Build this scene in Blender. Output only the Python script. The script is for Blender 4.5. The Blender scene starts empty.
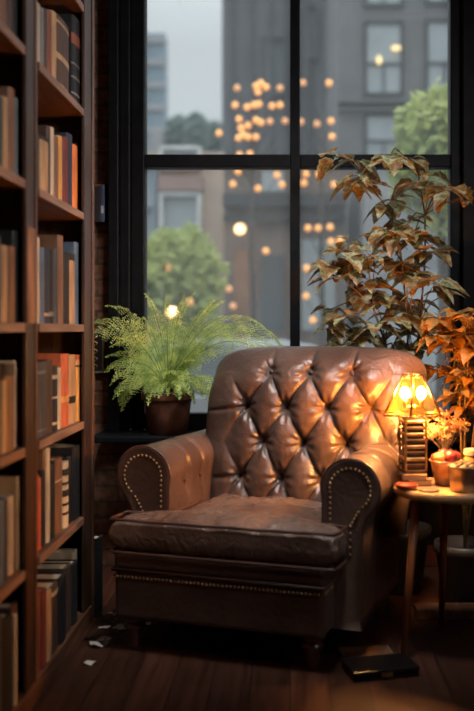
import bpy, math, random
from mathutils import Vector, Matrix, noise
R = math.radians
sin, cos, pi = math.sin, math.cos, math.pi
rnd = random.Random(7)
scene = bpy.context.scene
col = scene.collection

# ------------------------------------------------------------------ camera, world, lights, exposure
F, CX, CY, EYE = 900.0, 290.0, 330.0, 1.26
cam_d = bpy.data.cameras.new('camera')
cam = bpy.data.objects.new('camera', cam_d)
col.objects.link(cam)
cam.location = (0, 0, EYE)
cam.rotation_euler = (R(90), 0, 0)
cam_d.sensor_fit = 'VERTICAL'
cam_d.sensor_height = 36.0
cam_d.lens = F / 711 * 36.0
cam_d.shift_x = -(CX - 237.0) / 711
cam_d.shift_y = -(355.5 - CY) / 711
cam_d.clip_start = 0.05
cam_d.clip_end = 500
cam_d.dof.use_dof = True
cam_d.dof.focus_distance = 4.25
cam_d.dof.aperture_fstop = 1.2
scene.camera = cam

world = bpy.data.worlds.new('overcast_sky')
scene.world = world
world.use_nodes = True
bg = world.node_tree.nodes['Background']
# overcast sky: brighter towards the zenith
_N, _L = world.node_tree.nodes, world.node_tree.links
_tc = _N.new('ShaderNodeTexCoord'); _sp = _N.new('ShaderNodeSeparateXYZ'); _mr = _N.new('ShaderNodeMapRange')
_L.new(_tc.outputs['Generated'], _sp.inputs[0]); _L.new(_sp.outputs['Z'], _mr.inputs['Value'])
_mr.inputs['From Min'].default_value = 0.30; _mr.inputs['From Max'].default_value = 0.95
_mr.inputs['To Min'].default_value = 0.75; _mr.inputs['To Max'].default_value = 2.8
_L.new(_mr.outputs['Result'], bg.inputs[1])
bg.inputs[0].default_value = (0.86, 0.96, 1.0, 1)

def light(name, kind, loc, target, energy, color, **kw):
    d = bpy.data.lights.new(name, kind)
    d.energy = energy
    d.color = color
    for k, v in kw.items():
        setattr(d, k, v)
    o = bpy.data.objects.new(name, d)
    o.location = loc
    v = Vector(target) - Vector(loc)
    o.rotation_euler = v.to_track_quat('-Z', 'Y').to_euler()
    col.objects.link(o)
    return o
# unseen lights added off frame: cool side fill, overhead fill, warm fill on books
light('side_fill', 'AREA', (1.9, 1.6, 2.7), (-0.97, 4.15, 2.0), 14, (0.95, 0.96, 1.0), shape='RECTANGLE', size=0.8, size_y=1.2, spread=R(75))
light('overhead_fill', 'SPOT', (0.20, 2.9, 4.05), (-0.04, 4.28, 1.0), 430, (1.0, 0.97, 0.94), spot_size=R(54), spot_blend=0.9, shadow_soft_size=0.34)
light('warm_fill', 'SPOT', (0.95, 1.9, 1.25), (-0.95, 3.40, 0.98), 52, (1.0, 0.50, 0.18), spot_size=R(38), spot_blend=1.0, shadow_soft_size=0.12)

scene.view_settings.view_transform = 'Standard'
scene.view_settings.look = 'None'
scene.view_settings.gamma = 1.0
scene.view_settings.use_curve_mapping = False
scene.view_settings.exposure = 0.0

# ------------------------------------------------------------------ helpers
def at(px, py, Y):
    return Vector(((px - CX) / F * Y, Y, EYE - (py - CY) / F * Y))

def tag(o, label=None, cat=None, group=None, kind=None):
    if label: o['label'] = label
    if cat: o['category'] = cat
    if group: o['group'] = group
    if kind: o['kind'] = kind
    return o

def empty(name, loc=(0, 0, 0), rz=0.0):
    o = bpy.data.objects.new(name, None)
    o.location = loc
    o.rotation_euler = (0, 0, rz)
    o.empty_display_size = 0.05
    col.objects.link(o)
    return o

class MB:
    def __init__(s):
        s.v, s.f = [], []
    def add(s, vs, fs):
        n = len(s.v)
        s.v += [tuple(p) for p in vs]
        s.f += [tuple(i + n for i in f) for f in fs]
        return s
    def box(s, lo, hi):
        x0, y0, z0 = lo; x1, y1, z1 = hi
        return s.add([(x0, y0, z0), (x1, y0, z0), (x1, y1, z0), (x0, y1, z0), (x0, y0, z1), (x1, y0, z1), (x1, y1, z1), (x0, y1, z1)],
                     [(0, 3, 2, 1), (4, 5, 6, 7), (0, 1, 5, 4), (1, 2, 6, 5), (2, 3, 7, 6), (3, 0, 4, 7)])
    def grid(s, rows, closed=False, cap=False):
        n, m = len(rows), len(rows[0])
        vs = [p for r in rows for p in r]
        fs = []
        for i in range(n - 1):
            for j in range(m if closed else m - 1):
                k = (j + 1) % m
                fs.append((i * m + j, i * m + k, (i + 1) * m + k, (i + 1) * m + j))
        if cap:
            fs.append(tuple(range(m - 1, -1, -1)))
            fs.append(tuple((n - 1) * m + j for j in range(m)))
        return s.add(vs, fs)
    def tube(s, path, r, n=8, cap=True):
        path = [Vector(p) for p in path]
        rad = r if isinstance(r, (list, tuple)) else [r] * len(path)
        rows = []
        up = Vector((0, 0, 1))
        prev = None
        for i, p in enumerate(path):
            a = path[max(i - 1, 0)]; b = path[min(i + 1, len(path) - 1)]
            t = (b - a)
            if t.length < 1e-9: t = Vector((0, 0, 1))
            t.normalize()
            if prev is None:
                ref = up if abs(t.z) < 0.9 else Vector((1, 0, 0))
                u = t.cross(ref).normalized()
            else:
                u = (prev - t * prev.dot(t))
                u = u.normalized() if u.length > 1e-6 else t.orthogonal().normalized()
            prev = u
            w = t.cross(u)
            rows.append([p + (u * cos(2 * pi * k / n) + w * sin(2 * pi * k / n)) * rad[i] for k in range(n)])
        return s.grid(rows, closed=True, cap=cap)
    def lathe(s, prof, c=(0, 0, 0), n=28, cap=True):
        rows = [[(c[0] + r * cos(2 * pi * k / n), c[1] + r * sin(2 * pi * k / n), c[2] + z) for k in range(n)] for r, z in prof]
        return s.grid(rows, closed=True, cap=cap)
    def prism(s, poly, z0, z1):
        n = len(poly)
        vs = [(x, y, z0) for x, y in poly] + [(x, y, z1) for x, y in poly]
        fs = [(i, (i + 1) % n, n + (i + 1) % n, n + i) for i in range(n)]
        fs += [tuple(range(n - 1, -1, -1)), tuple(range(n, 2 * n))]
        return s.add(vs, fs)
    def ball(s, c, r, n=10, m=6, sq=(1, 1, 1)):
        rows = []
        for i in range(m + 1):
            a = -pi / 2 + pi * i / m
            rr = max(cos(a), 0.02)
            rows.append([(c[0] + r * sq[0] * rr * cos(2 * pi * k / n), c[1] + r * sq[1] * rr * sin(2 * pi * k / n), c[2] + r * sq[2] * sin(a)) for k in range(n)])
        return s.grid(rows, closed=True, cap=True)
    def xform(s, M):
        s.v = [tuple(M @ Vector(p)) for p in s.v]
        return s
    def build(s, name, mat, parent=None, smooth=False, bevel=0, loc=None, seg=2, rz=0):
        me = bpy.data.meshes.new(name)
        me.from_pydata(s.v, [], s.f)
        me.materials.append(mat)
        if smooth:
            me.polygons.foreach_set('use_smooth', [True] * len(me.polygons))
        me.update()
        o = bpy.data.objects.new(name, me)
        col.objects.link(o)
        if parent: o.parent = parent
        if loc is not None: o.location = loc
        if rz: o.rotation_euler = (0, 0, rz)
        if bevel:
            b = o.modifiers.new('bevel', 'BEVEL')
            b.width = bevel; b.segments = seg; b.limit_method = 'ANGLE'
            b.harden_normals = False
        return o

def struct(mb, name, mat, parent=None, **k):
    o = mb.build(name, mat, parent, **k)
    if parent is None: o['kind'] = 'structure'
    return o

# ------------------------------------------------------------------ materials
def mat(name, c1, c2=None, rough=0.6, scale=8.0, stretch=(1, 1, 1), bump=0.0, bscale=None, detail=4, spec=0.5, metal=0.0,
        coat=0.0, wave=False, trans=0.0, emit=None, sharp=(0.35, 0.65), sheen=0.0, rvar=0.0):
    m = bpy.data.materials.new(name)
    m.use_nodes = True
    nt = m.node_tree; N = nt.nodes; L = nt.links
    b = N['Principled BSDF']
    b.inputs['Roughness'].default_value = rough
    b.inputs['Metallic'].default_value = metal
    b.inputs['Specular IOR Level'].default_value = spec
    b.inputs['Coat Weight'].default_value = coat
    b.inputs['Coat Roughness'].default_value = 0.25
    c2 = c2 or tuple(x * 0.7 for x in c1)
    tc = N.new('ShaderNodeTexCoord')
    mp = N.new('ShaderNodeMapping')
    mp.inputs['Scale'].default_value = stretch
    L.new(tc.outputs['Object'], mp.inputs['Vector'])
    nz = N.new('ShaderNodeTexNoise')
    nz.inputs['Scale'].default_value = scale
    nz.inputs['Detail'].default_value = detail
    L.new(mp.outputs['Vector'], nz.inputs['Vector'])
    src = nz.outputs['Fac']
    cr = N.new('ShaderNodeValToRGB')
    cr.color_ramp.elements[0].position = sharp[0]
    cr.color_ramp.elements[1].position = sharp[1]
    cr.color_ramp.elements[0].color = (*c2, 1)
    cr.color_ramp.elements[1].color = (*c1, 1)
    L.new(src, cr.inputs['Fac'])
    L.new(cr.outputs['Color'], b.inputs['Base Color'])
    if rvar:
        mr = N.new('ShaderNodeMapRange')
        mr.inputs['To Min'].default_value = max(rough - rvar, 0.05)
        mr.inputs['To Max'].default_value = min(rough + rvar, 1)
        L.new(src, mr.inputs['Value']); L.new(mr.outputs['Result'], b.inputs['Roughness'])
    if bump:
        n2 = N.new('ShaderNodeTexNoise')
        n2.inputs['Scale'].default_value = bscale or scale * 3
        n2.inputs['Detail'].default_value = 5
        L.new(mp.outputs['Vector'], n2.inputs['Vector'])
        bp = N.new('ShaderNodeBump')
        bp.inputs['Strength'].default_value = bump
        bp.inputs['Distance'].default_value = 0.01
        L.new(n2.outputs['Fac'], bp.inputs['Height'])
        L.new(bp.outputs['Normal'], b.inputs['Normal'])
    if emit:
        b.inputs['Emission Color'].default_value = (*emit[0], 1)
        b.inputs['Emission Strength'].default_value = emit[1]
    if trans:
        t = N.new('ShaderNodeBsdfTranslucent')
        L.new(cr.outputs['Color'], t.inputs['Color'])
        mx = N.new('ShaderNodeMixShader')
        mx.inputs[0].default_value = trans
        L.new(b.outputs[0], mx.inputs[1]); L.new(t.outputs[0], mx.inputs[2])
        L.new(mx.outputs[0], N['Material Output'].inputs['Surface'])
    return m

def leather_mat(name='leather_brown', c1=(0.122, 0.073, 0.055), c2=(0.064, 0.037, 0.028), rough=0.33, crack=0.30):
    m = mat(name, c1, c2, rough=rough, scale=5, detail=6, spec=0.55, sharp=(0.3, 0.7), rvar=0.09)
    nt = m.node_tree; N = nt.nodes; L = nt.links
    b = N['Principled BSDF']
    tc = N.new('ShaderNodeTexCoord')
    vo = N.new('ShaderNodeTexVoronoi'); vo.inputs['Scale'].default_value = 260
    nz = N.new('ShaderNodeTexNoise'); nz.inputs['Scale'].default_value = 22; nz.inputs['Detail'].default_value = 6; nz.inputs['Distortion'].default_value = 1.2
    L.new(tc.outputs['Object'], vo.inputs['Vector']); L.new(tc.outputs['Object'], nz.inputs['Vector'])
    b1 = N.new('ShaderNodeBump'); b1.inputs['Strength'].default_value = 0.18; b1.inputs['Distance'].default_value = 0.002
    b2 = N.new('ShaderNodeBump'); b2.inputs['Strength'].default_value = crack; b2.inputs['Distance'].default_value = 0.012
    L.new(vo.outputs['Distance'], b1.inputs['Height'])
    L.new(nz.outputs['Fac'], b2.inputs['Height'])
    L.new(b2.outputs['Normal'], b1.inputs['Normal'])
    L.new(b1.outputs['Normal'], b.inputs['Normal'])
    return m

M = {}
M['leather'] = leather_mat()
M['leather_worn_sheen'] = leather_mat('leather_worn_sheen_seat', (0.21, 0.135, 0.102), (0.085, 0.049, 0.036), 0.27, 0.85)  # paler mottled leather: seat sheen put into the colour along with wear
M['leather_dark'] = mat('leather_piping', (0.085, 0.038, 0.024), (0.055, 0.024, 0.016), rough=0.42, scale=30)
M['nail'] = mat('bronze_nail', (0.46, 0.29, 0.15), (0.28, 0.16, 0.08), rough=0.42, scale=40, metal=0.7)
M['brass'] = mat('aged_brass', (0.62, 0.40, 0.17), (0.35, 0.2, 0.08), rough=0.35, scale=40, metal=1.0)
M['dark_turned'] = mat('dark_turned_wood', (0.10, 0.028, 0.014), (0.05, 0.014, 0.008), rough=0.3, scale=12, stretch=(1, 1, 0.2), coat=0.4)
M['shelfwood'] = mat('bookcase_walnut', (0.17, 0.075, 0.036), (0.07, 0.028, 0.014), rough=0.45, scale=9, stretch=(3, 0.35, 3), bump=0.12, bscale=40)
M['shelfwood_v'] = mat('bookcase_walnut_upright', (0.13, 0.058, 0.030), (0.055, 0.023, 0.012), rough=0.45, scale=9, stretch=(3, 3, 0.3), bump=0.12, bscale=40)
M['black_frame'] = mat('black_window_paint', (0.007, 0.008, 0.010), (0.004, 0.005, 0.006), rough=0.48, spec=0.14, scale=14, bump=0.06, bscale=60)
M['plaster'] = mat('dark_plaster', (0.050, 0.034, 0.026), (0.026, 0.018, 0.014), rough=0.9, scale=4, bump=0.3, bscale=20)
M['ceiling'] = mat('dark_ceiling', (0.06, 0.05, 0.045), (0.04, 0.034, 0.03), rough=0.95, scale=3)
M['tablewood'] = mat('table_oak', (0.58, 0.32, 0.14), (0.42, 0.21, 0.085), rough=0.36, scale=7, stretch=(0.5, 5, 5), bump=0.08, coat=0.2)
M['tableleg'] = mat('table_leg_oak', (0.40, 0.12, 0.035), (0.24, 0.075, 0.025), rough=0.4, scale=9, stretch=(5, 5, 0.4))
M['terracotta'] = mat('dark_terracotta', (0.30, 0.105, 0.055), (0.16, 0.055, 0.032), rough=0.7, scale=9, bump=0.25, bscale=30)
M['soil'] = mat('potting_soil', (0.03, 0.018, 0.012), (0.012, 0.008, 0.006), rough=1, scale=60, bump=0.8)
M['fern'] = mat('fern_green', (0.74, 0.80, 0.22), (0.24, 0.38, 0.09), rough=0.45, scale=22, trans=0.45)
M['fernstem'] = mat('fern_stem', (0.22, 0.26, 0.08), (0.14, 0.16, 0.05), rough=0.6, scale=20)
M['stem'] = mat('plant_stem', (0.14, 0.10, 0.05), (0.07, 0.045, 0.025), rough=0.7, scale=30, bump=0.2)
M['lampshade'] = None

def leaf_mat(name, cols, scale):
    m = bpy.data.materials.new(name); m.use_nodes = True
    nt = m.node_tree; N = nt.nodes; L = nt.links
    b = N['Principled BSDF']; b.inputs['Roughness'].default_value = 0.42
    tc = N.new('ShaderNodeTexCoord')
    nz = N.new('ShaderNodeTexNoise'); nz.inputs['Scale'].default_value = scale; nz.inputs['Detail'].default_value = 3
    L.new(tc.outputs['Object'], nz.inputs['Vector'])
    cr = N.new('ShaderNodeValToRGB')
    el = cr.color_ramp.elements
    el[0].position = 0.28; el[0].color = (*cols[0], 1)
    el[1].position = 0.72; el[1].color = (*cols[-1], 1)
    for i, c in enumerate(cols[1:-1]):
        e = el.new(0.28 + 0.44 * (i + 1) / (len(cols) - 1)); e.color = (*c, 1)
    L.new(nz.outputs['Fac'], cr.inputs['Fac'])
    # fine speckle of pale spots on the leaves
    n2 = N.new('ShaderNodeTexNoise'); n2.inputs['Scale'].default_value = 95; n2.inputs['Detail'].default_value = 2
    L.new(tc.outputs['Object'], n2.inputs['Vector'])
    c2 = N.new('ShaderNodeValToRGB'); c2.color_ramp.elements[0].position = 0.55; c2.color_ramp.elements[1].position = 0.68
    L.new(n2.outputs['Fac'], c2.inputs['Fac'])
    mx = N.new('ShaderNodeMix'); mx.data_type = 'RGBA'
    mu = N.new('ShaderNodeMath'); mu.operation = 'MULTIPLY'; mu.inputs[1].default_value = 0.45
    L.new(c2.outputs['Color'], mu.inputs[0])
    L.new(mu.outputs[0], mx.inputs['Factor'])
    L.new(cr.outputs['Color'], mx.inputs[6]); mx.inputs[7].default_value = (0.50, 0.42, 0.26, 1)
    L.new(mx.outputs[2], b.inputs['Base Color'])
    t = N.new('ShaderNodeBsdfTranslucent'); L.new(mx.outputs[2], t.inputs['Color'])
    ms = N.new('ShaderNodeMixShader'); ms.inputs[0].default_value = 0.42
    L.new(b.outputs[0], ms.inputs[1]); L.new(t.outputs[0], ms.inputs[2])
    L.new(ms.outputs[0], N['Material Output'].inputs['Surface'])
    return m
M['leaf_mixed'] = leaf_mat('autumn_leaf_mixed', [(0.06, 0.10, 0.035), (0.20, 0.25, 0.09), (0.20, 0.075, 0.03), (0.36, 0.20, 0.05), (0.46, 0.50, 0.34), (0.12, 0.16, 0.05), (0.28, 0.12, 0.04)], 15)
M['leaf_orange'] = leaf_mat('autumn_leaf_orange', [(0.08, 0.09, 0.025), (0.34, 0.17, 0.035), (0.50, 0.24, 0.04), (0.20, 0.08, 0.02), (0.08,0.09,0.02)], 12)
M['leaf_dark'] = leaf_mat('dark_green_leaf', [(0.03, 0.06, 0.025), (0.07, 0.12, 0.05), (0.10, 0.16, 0.06)], 6)
M['flower'] = mat('dried_flower', (0.62, 0.33, 0.14), (0.42, 0.17, 0.05), rough=0.9, scale=30, trans=0.3)

def glass_mat(name, tint=(1, 1, 1), gloss=0.05, drops=True):
    m = bpy.data.materials.new(name); m.use_nodes = True
    nt = m.node_tree; N = nt.nodes; L = nt.links
    N.remove(N['Principled BSDF'])
    out = N['Material Output']
    tr = N.new('ShaderNodeBsdfTransparent'); tr.inputs[0].default_value = (*tint, 1)
    gl = N.new('ShaderNodeBsdfGlossy'); gl.inputs['Roughness'].default_value = 0.05
    mx = N.new('ShaderNodeMixShader')
    fr = N.new('ShaderNodeFresnel'); fr.inputs['IOR'].default_value = 1.45
    L.new(fr.outputs[0], mx.inputs[0])
    L.new(tr.outputs[0], mx.inputs[1]); L.new(gl.outputs[0], mx.inputs[2])
    last = mx.outputs[0]
    if drops:
        # wet glass: fine droplets and thin running streaks that scatter the daylight
        tc = N.new('ShaderNodeTexCoord')
        vo = N.new('ShaderNodeTexVoronoi'); vo.inputs['Scale'].default_value = 75
        L.new(tc.outputs['Object'], vo.inputs['Vector'])
        cr = N.new('ShaderNodeValToRGB')
        cr.color_ramp.elements[0].position = 0.08; cr.color_ramp.elements[0].color = (1, 1, 1, 1)
        cr.color_ramp.elements[1].position = 0.16; cr.color_ramp.elements[1].color = (0, 0, 0, 1)
        L.new(vo.outputs['Distance'], cr.inputs['Fac'])
        mp = N.new('ShaderNodeMapping'); mp.inputs['Scale'].default_value = (70, 1, 2.5)
        L.new(tc.outputs['Object'], mp.inputs['Vector'])
        nz = N.new('ShaderNodeTexNoise'); nz.inputs['Scale'].default_value = 1.0
        L.new(mp.outputs['Vector'], nz.inputs['Vector'])
        c2 = N.new('ShaderNodeValToRGB')
        c2.color_ramp.elements[0].position = 0.70; c2.color_ramp.elements[0].color = (0, 0, 0, 1)
        c2.color_ramp.elements[1].position = 0.80; c2.color_ramp.elements[1].color = (1, 1, 1, 1)
        L.new(nz.outputs['Fac'], c2.inputs['Fac'])
        ad = N.new('ShaderNodeMath'); ad.operation = 'ADD'
        L.new(cr.outputs['Color'], ad.inputs[0]); L.new(c2.outputs['Color'], ad.inputs[1])
        ml = N.new('ShaderNodeMath'); ml.operation = 'MULTIPLY_ADD'; ml.inputs[1].default_value = 0.22; ml.inputs[2].default_value = 0.095
        L.new(ad.outputs[0], ml.inputs[0])
        tl = N.new('ShaderNodeBsdfTranslucent'); tl.inputs['Color'].default_value = (0.9, 0.93, 0.95, 1)
        m2 = N.new('ShaderNodeMixShader')
        L.new(ml.outputs[0], m2.inputs[0]); L.new(last, m2.inputs[1]); L.new(tl.outputs[0], m2.inputs[2])
        last = m2.outputs[0]
    L.new(last, out.inputs['Surface'])
    return m
M['glass'] = glass_mat('wet_window_glass')

def shade_mat():
    m = bpy.data.materials.new('amber_shade_glass'); m.use_nodes = True
    nt = m.node_tree; N = nt.nodes; L = nt.links
    N.remove(N['Principled BSDF'])
    tc = N.new('ShaderNodeTexCoord')
    nz = N.new('ShaderNodeTexNoise'); nz.inputs['Scale'].default_value = 40
    L.new(tc.outputs['Object'], nz.inputs['Vector'])
    cr = N.new('ShaderNodeValToRGB')
    cr.color_ramp.elements[0].color = (1.0, 0.50, 0.13, 1); cr.color_ramp.elements[1].color = (1.0, 0.66, 0.24, 1)
    L.new(nz.outputs['Fac'], cr.inputs['Fac'])
    tr = N.new('ShaderNodeBsdfTransparent'); tr.inputs[0].default_value = (1.0, 0.72, 0.36, 1)
    tl = N.new('ShaderNodeBsdfTranslucent'); L.new(cr.outputs['Color'], tl.inputs['Color'])
    mx = N.new('ShaderNodeMixShader'); mx.inputs[0].default_value = 0.008
    L.new(tr.outputs[0], mx.inputs[1]); L.new(tl.outputs[0], mx.inputs[2])
    L.new(mx.outputs[0], N['Material Output'].inputs['Surface'])
    return m
M['lampshade'] = shade_mat()

def floor_mat():
    m = bpy.data.materials.new('floor_planks'); m.use_nodes = True
    nt = m.node_tree; N = nt.nodes; L = nt.links
    b = N['Principled BSDF']
    tc = N.new('ShaderNodeTexCoord')
    mp = N.new('ShaderNodeMapping'); mp.inputs['Rotation'].default_value = (0, 0, R(90))
    L.new(tc.outputs['Object'], mp.inputs['Vector'])
    br = N.new('ShaderNodeTexBrick')
    br.inputs['Scale'].default_value = 1.0
    br.inputs['Brick Width'].default_value = 1.6
    br.inputs['Row Height'].default_value = 0.14
    br.inputs['Mortar Size'].default_value = 0.0025
    br.inputs['Color1'].default_value = (0.092, 0.030, 0.015, 1)
    br.inputs['Color2'].default_value = (0.052, 0.017, 0.009, 1)
    br.inputs['Mortar'].default_value = (0.012, 0.005, 0.004, 1)
    L.new(mp.outputs['Vector'], br.inputs['Vector'])
    m2 = N.new('ShaderNodeMapping'); m2.inputs['Scale'].default_value = (22, 1.6, 1)
    L.new(tc.outputs['Object'], m2.inputs['Vector'])
    nz = N.new('ShaderNodeTexNoise'); nz.inputs['Scale'].default_value = 1.5; nz.inputs['Detail'].default_value = 6; nz.inputs['Distortion'].default_value = 0.6
    L.new(m2.outputs['Vector'], nz.inputs['Vector'])
    cr = N.new('ShaderNodeValToRGB'); cr.color_ramp.elements[0].position = 0.3; cr.color_ramp.elements[0].color = (0.45, 0.45, 0.45, 1); cr.color_ramp.elements[1].position = 0.7
    L.new(nz.outputs['Fac'], cr.inputs['Fac'])
    mx = N.new('ShaderNodeMix'); mx.data_type = 'RGBA'; mx.blend_type = 'MULTIPLY'; mx.inputs['Factor'].default_value = 1.0
    L.new(br.outputs['Color'], mx.inputs[6]); L.new(cr.outputs['Color'], mx.inputs[7])
    L.new(mx.outputs[2], b.inputs['Base Color'])
    mr = N.new('ShaderNodeMapRange'); mr.inputs['To Min'].default_value = 0.34; mr.inputs['To Max'].default_value = 0.55
    L.new(nz.outputs['Fac'], mr.inputs['Value']); L.new(mr.outputs['Result'], b.inputs['Roughness'])
    bp = N.new('ShaderNodeBump'); bp.inputs['Strength'].default_value = 0.15; bp.inputs['Distance'].default_value = 0.01
    L.new(nz.outputs['Fac'], bp.inputs['Height']); L.new(bp.outputs['Normal'], b.inputs['Normal'])
    return m
M['floor'] = floor_mat()

def brick_mat():
    m = bpy.data.materials.new('rough_brown_brick'); m.use_nodes = True
    nt = m.node_tree; N = nt.nodes; L = nt.links
    b = N['Principled BSDF']; b.inputs['Roughness'].default_value = 0.85
    tc = N.new('ShaderNodeTexCoord')
    mp = N.new('ShaderNodeMapping'); mp.inputs['Rotation'].default_value = (R(90), 0, 0)
    L.new(tc.outputs['Object'], mp.inputs['Vector'])
    br = N.new('ShaderNodeTexBrick')
    br.inputs['Scale'].default_value = 1.0
    br.inputs['Brick Width'].default_value = 0.23; br.inputs['Row Height'].default_value = 0.085
    br.inputs['Mortar Size'].default_value = 0.008
    br.inputs['Color1'].default_value = (0.46, 0.23, 0.13, 1); br.inputs['Color2'].default_value = (0.32, 0.14, 0.08, 1)
    br.inputs['Mortar'].default_value = (0.20, 0.12, 0.08, 1)
    L.new(mp.outputs['Vector'], br.inputs['Vector'])
    nz = N.new('ShaderNodeTexNoise'); nz.inputs['Scale'].default_value = 26; nz.inputs['Detail'].default_value = 6
    L.new(tc.outputs['Object'], nz.inputs['Vector'])
    cr = N.new('ShaderNodeValToRGB'); cr.color_ramp.elements[0].position = 0.3; cr.color_ramp.elements[0].color = (0.5, 0.45, 0.42, 1); cr.color_ramp.elements[1].position = 0.65
    L.new(nz.outputs['Fac'], cr.inputs['Fac'])
    mx = N.new('ShaderNodeMix'); mx.data_type = 'RGBA'; mx.blend_type = 'MULTIPLY'; mx.inputs['Factor'].default_value = 1.0
    L.new(br.outputs['Color'], mx.inputs[6]); L.new(cr.outputs['Color'], mx.inputs[7])
    L.new(mx.outputs[2], b.inputs['Base Color'])
    bp = N.new('ShaderNodeBump'); bp.inputs['Strength'].default_value = 0.7; bp.inputs['Distance'].default_value = 0.015
    L.new(nz.outputs['Fac'], bp.inputs['Height']); L.new(bp.outputs['Normal'], b.inputs['Normal'])
    return m
M['brick'] = brick_mat()

# ------------------------------------------------------------------ room shell
XL, XR, YF, YB, ZC = -1.25, 2.3, -1.6, 4.82, 4.2
WX0, WX1, WZ0, WZ1 = -0.955, 1.02, 0.70, 4.0       # window opening
struct(MB().box((XL - .12, YF, -.10), (XR + .12, YB + .2, 0)), 'floor', M['floor'])
struct(MB().box((XL - .12, YF, ZC), (XR + .12, YB + .2, ZC + .1)), 'ceiling', M['ceiling'])
struct(MB().box((XL - .12, YF, 0), (XL, YB + .2, ZC)), 'wall_left', M['plaster'])
struct(MB().box((XR, YF, 0), (XR + .12, YB + .2, ZC)), 'wall_right', M['plaster'])
struct(MB().box((XL, YF - .12, 0), (XR, YF, ZC)), 'wall_front', M['plaster'])
wb = MB().box((XL, YB, 0), (WX0, YB + .2, ZC)).box((WX1, YB, 0), (XR, YB + .2, ZC)).box((WX0, YB, 0), (WX1, YB + .2, WZ0)).box((WX0, YB, WZ1), (WX1, YB + .2, ZC))
struct(wb, 'wall_back', M['brick'])
struct(MB().box((.30, YB - .03, 0), (XR, YB - .002, .12)), 'baseboard_back', M['dark_turned'], bevel=.006)

struct(MB().box((.10, YB - .04, .12), (XR, YB - .002, .69)), 'shade_panel_1', M['black_frame'], bevel=.004)  # black panel added over lit brick, stands for the shade below the sill
# window
YW = 4.80
def wp(px, py): return at(px, py, YW)
win = empty('window_1', (0, YW, 0)); win['kind'] = 'structure'
def wbox(mb, px0, px1, py0, py1, y0, y1):
    a, b = wp(px0, py1), wp(px1, py0)
    mb.box((a.x, y0, a.z), (b.x, y1, b.z)); return mb
fr = MB()
fr.box((WX0, -.08, WZ0 + .03), (-.90, .12, WZ1))               # outer casing left
fr.box((-.90, -.05, WZ0 + .03), (-.845, .10, WZ1))
fr.box((-.845, -.02, WZ0 + .03), (-.773, .08, WZ1))
fr.box((.853, -.02, WZ0 + .03), (.91, .08, WZ1))
fr.box((.91, -.06, WZ0 + .03), (1.02, .12, WZ1))
fr.box((-.773, -.02, WZ0 + .03), (.853, .08, .817))            # bottom rail
fr.box((-.773, -.02, 3.92), (.853, .08, WZ1))
fr.box((.985, -.10, .0), (1.9, -.02, WZ1))                     # dark panelled reveal on the right
fr.build('frame', M['black_frame'], win, bevel=.006)
MB().box((.0, -.03, .817), (.053, .07, 3.92)).build('mullion', M['black_frame'], win, bevel=.006)
for x0, x1 in ((-.773, 0), (.053, .853)):
    MB().box((x0, -.025, 2.124), (x1, .065, 2.193)).build('glazing_bar', M['black_frame'], win, bevel=.006)
    for z0, z1 in ((.817, 2.124), (2.193, 3.92)):
        MB().box((x0, .020, z0), (x1, .026, z1)).build('pane', M['glass'], win)
MB().box((WX0 - .04, -.32, WZ0 - .005), (WX1, .0, WZ0 + .03)).build('sill', M['black_frame'], win, bevel=.008)

# fixtures on the brick strip between bookcase and window
def wallx(px): return (px - CX) / F * YB
t = empty('wall_box', (wallx(101), YB, 1.83))
MB().box((-.030, -.07, 0), (.012, 0, .19)).build('box_body', mat('black_tin', (0.02, 0.02, 0.025), rough=.5), t, bevel=.004)
MB().box((.012, -.075, .0), (.034, 0, .20)).build('box_side', mat('navy_tin', (0.045, 0.065, 0.12), (0.03, 0.04, 0.08), rough=.5), t, bevel=.004)['label'] = 'navy blue side panel'
MB().box((-.026, -.065, .19), (.010, -.005, .202)).build('box_lid', mat('rust_tin', (0.25, 0.09, 0.05), rough=.6), t, bevel=.003)
MB().box((.016, -.078, .045), (.030, -.074, .085)).build('paper_label', mat('faded_label', (0.35, 0.36, 0.38), rough=.8), t)
tag(t, 'small dark blue box fixed high on the brown brick strip beside the window', 'box')
t = empty('framed_plaque', (wallx(98), YB, 1.035))
MB().box((-.032, -.022, 0), (.032, -.0, .21)).build('plaque_board', mat('plaque_black', (0.018, 0.014, 0.012), rough=.5), t)
f = MB()
f.box((-.036, -.028, -.006), (-.028, 0, .216)).box((.028, -.028, -.006), (.036, 0, .216)).box((-.036, -.028, -.006), (.036, 0, .004)).box((-.036, -.028, .206), (.036, 0, .216))
f.build('plaque_frame', mat('plaque_frame_wood', (0.24, 0.16, 0.10), rough=.5), t, bevel=.002)
f = MB()
pth = [(-.012 + .014 * sin(i * 1.15), -.024, .02 + i * .0075) for i in range(24)]
f.tube(pth, .0035, 6)
f.build('brass_scroll', M['brass'], t, smooth=True)
tag(t, 'narrow framed plaque with curling brass figures on the brick strip by the fern', 'plaque')

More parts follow.
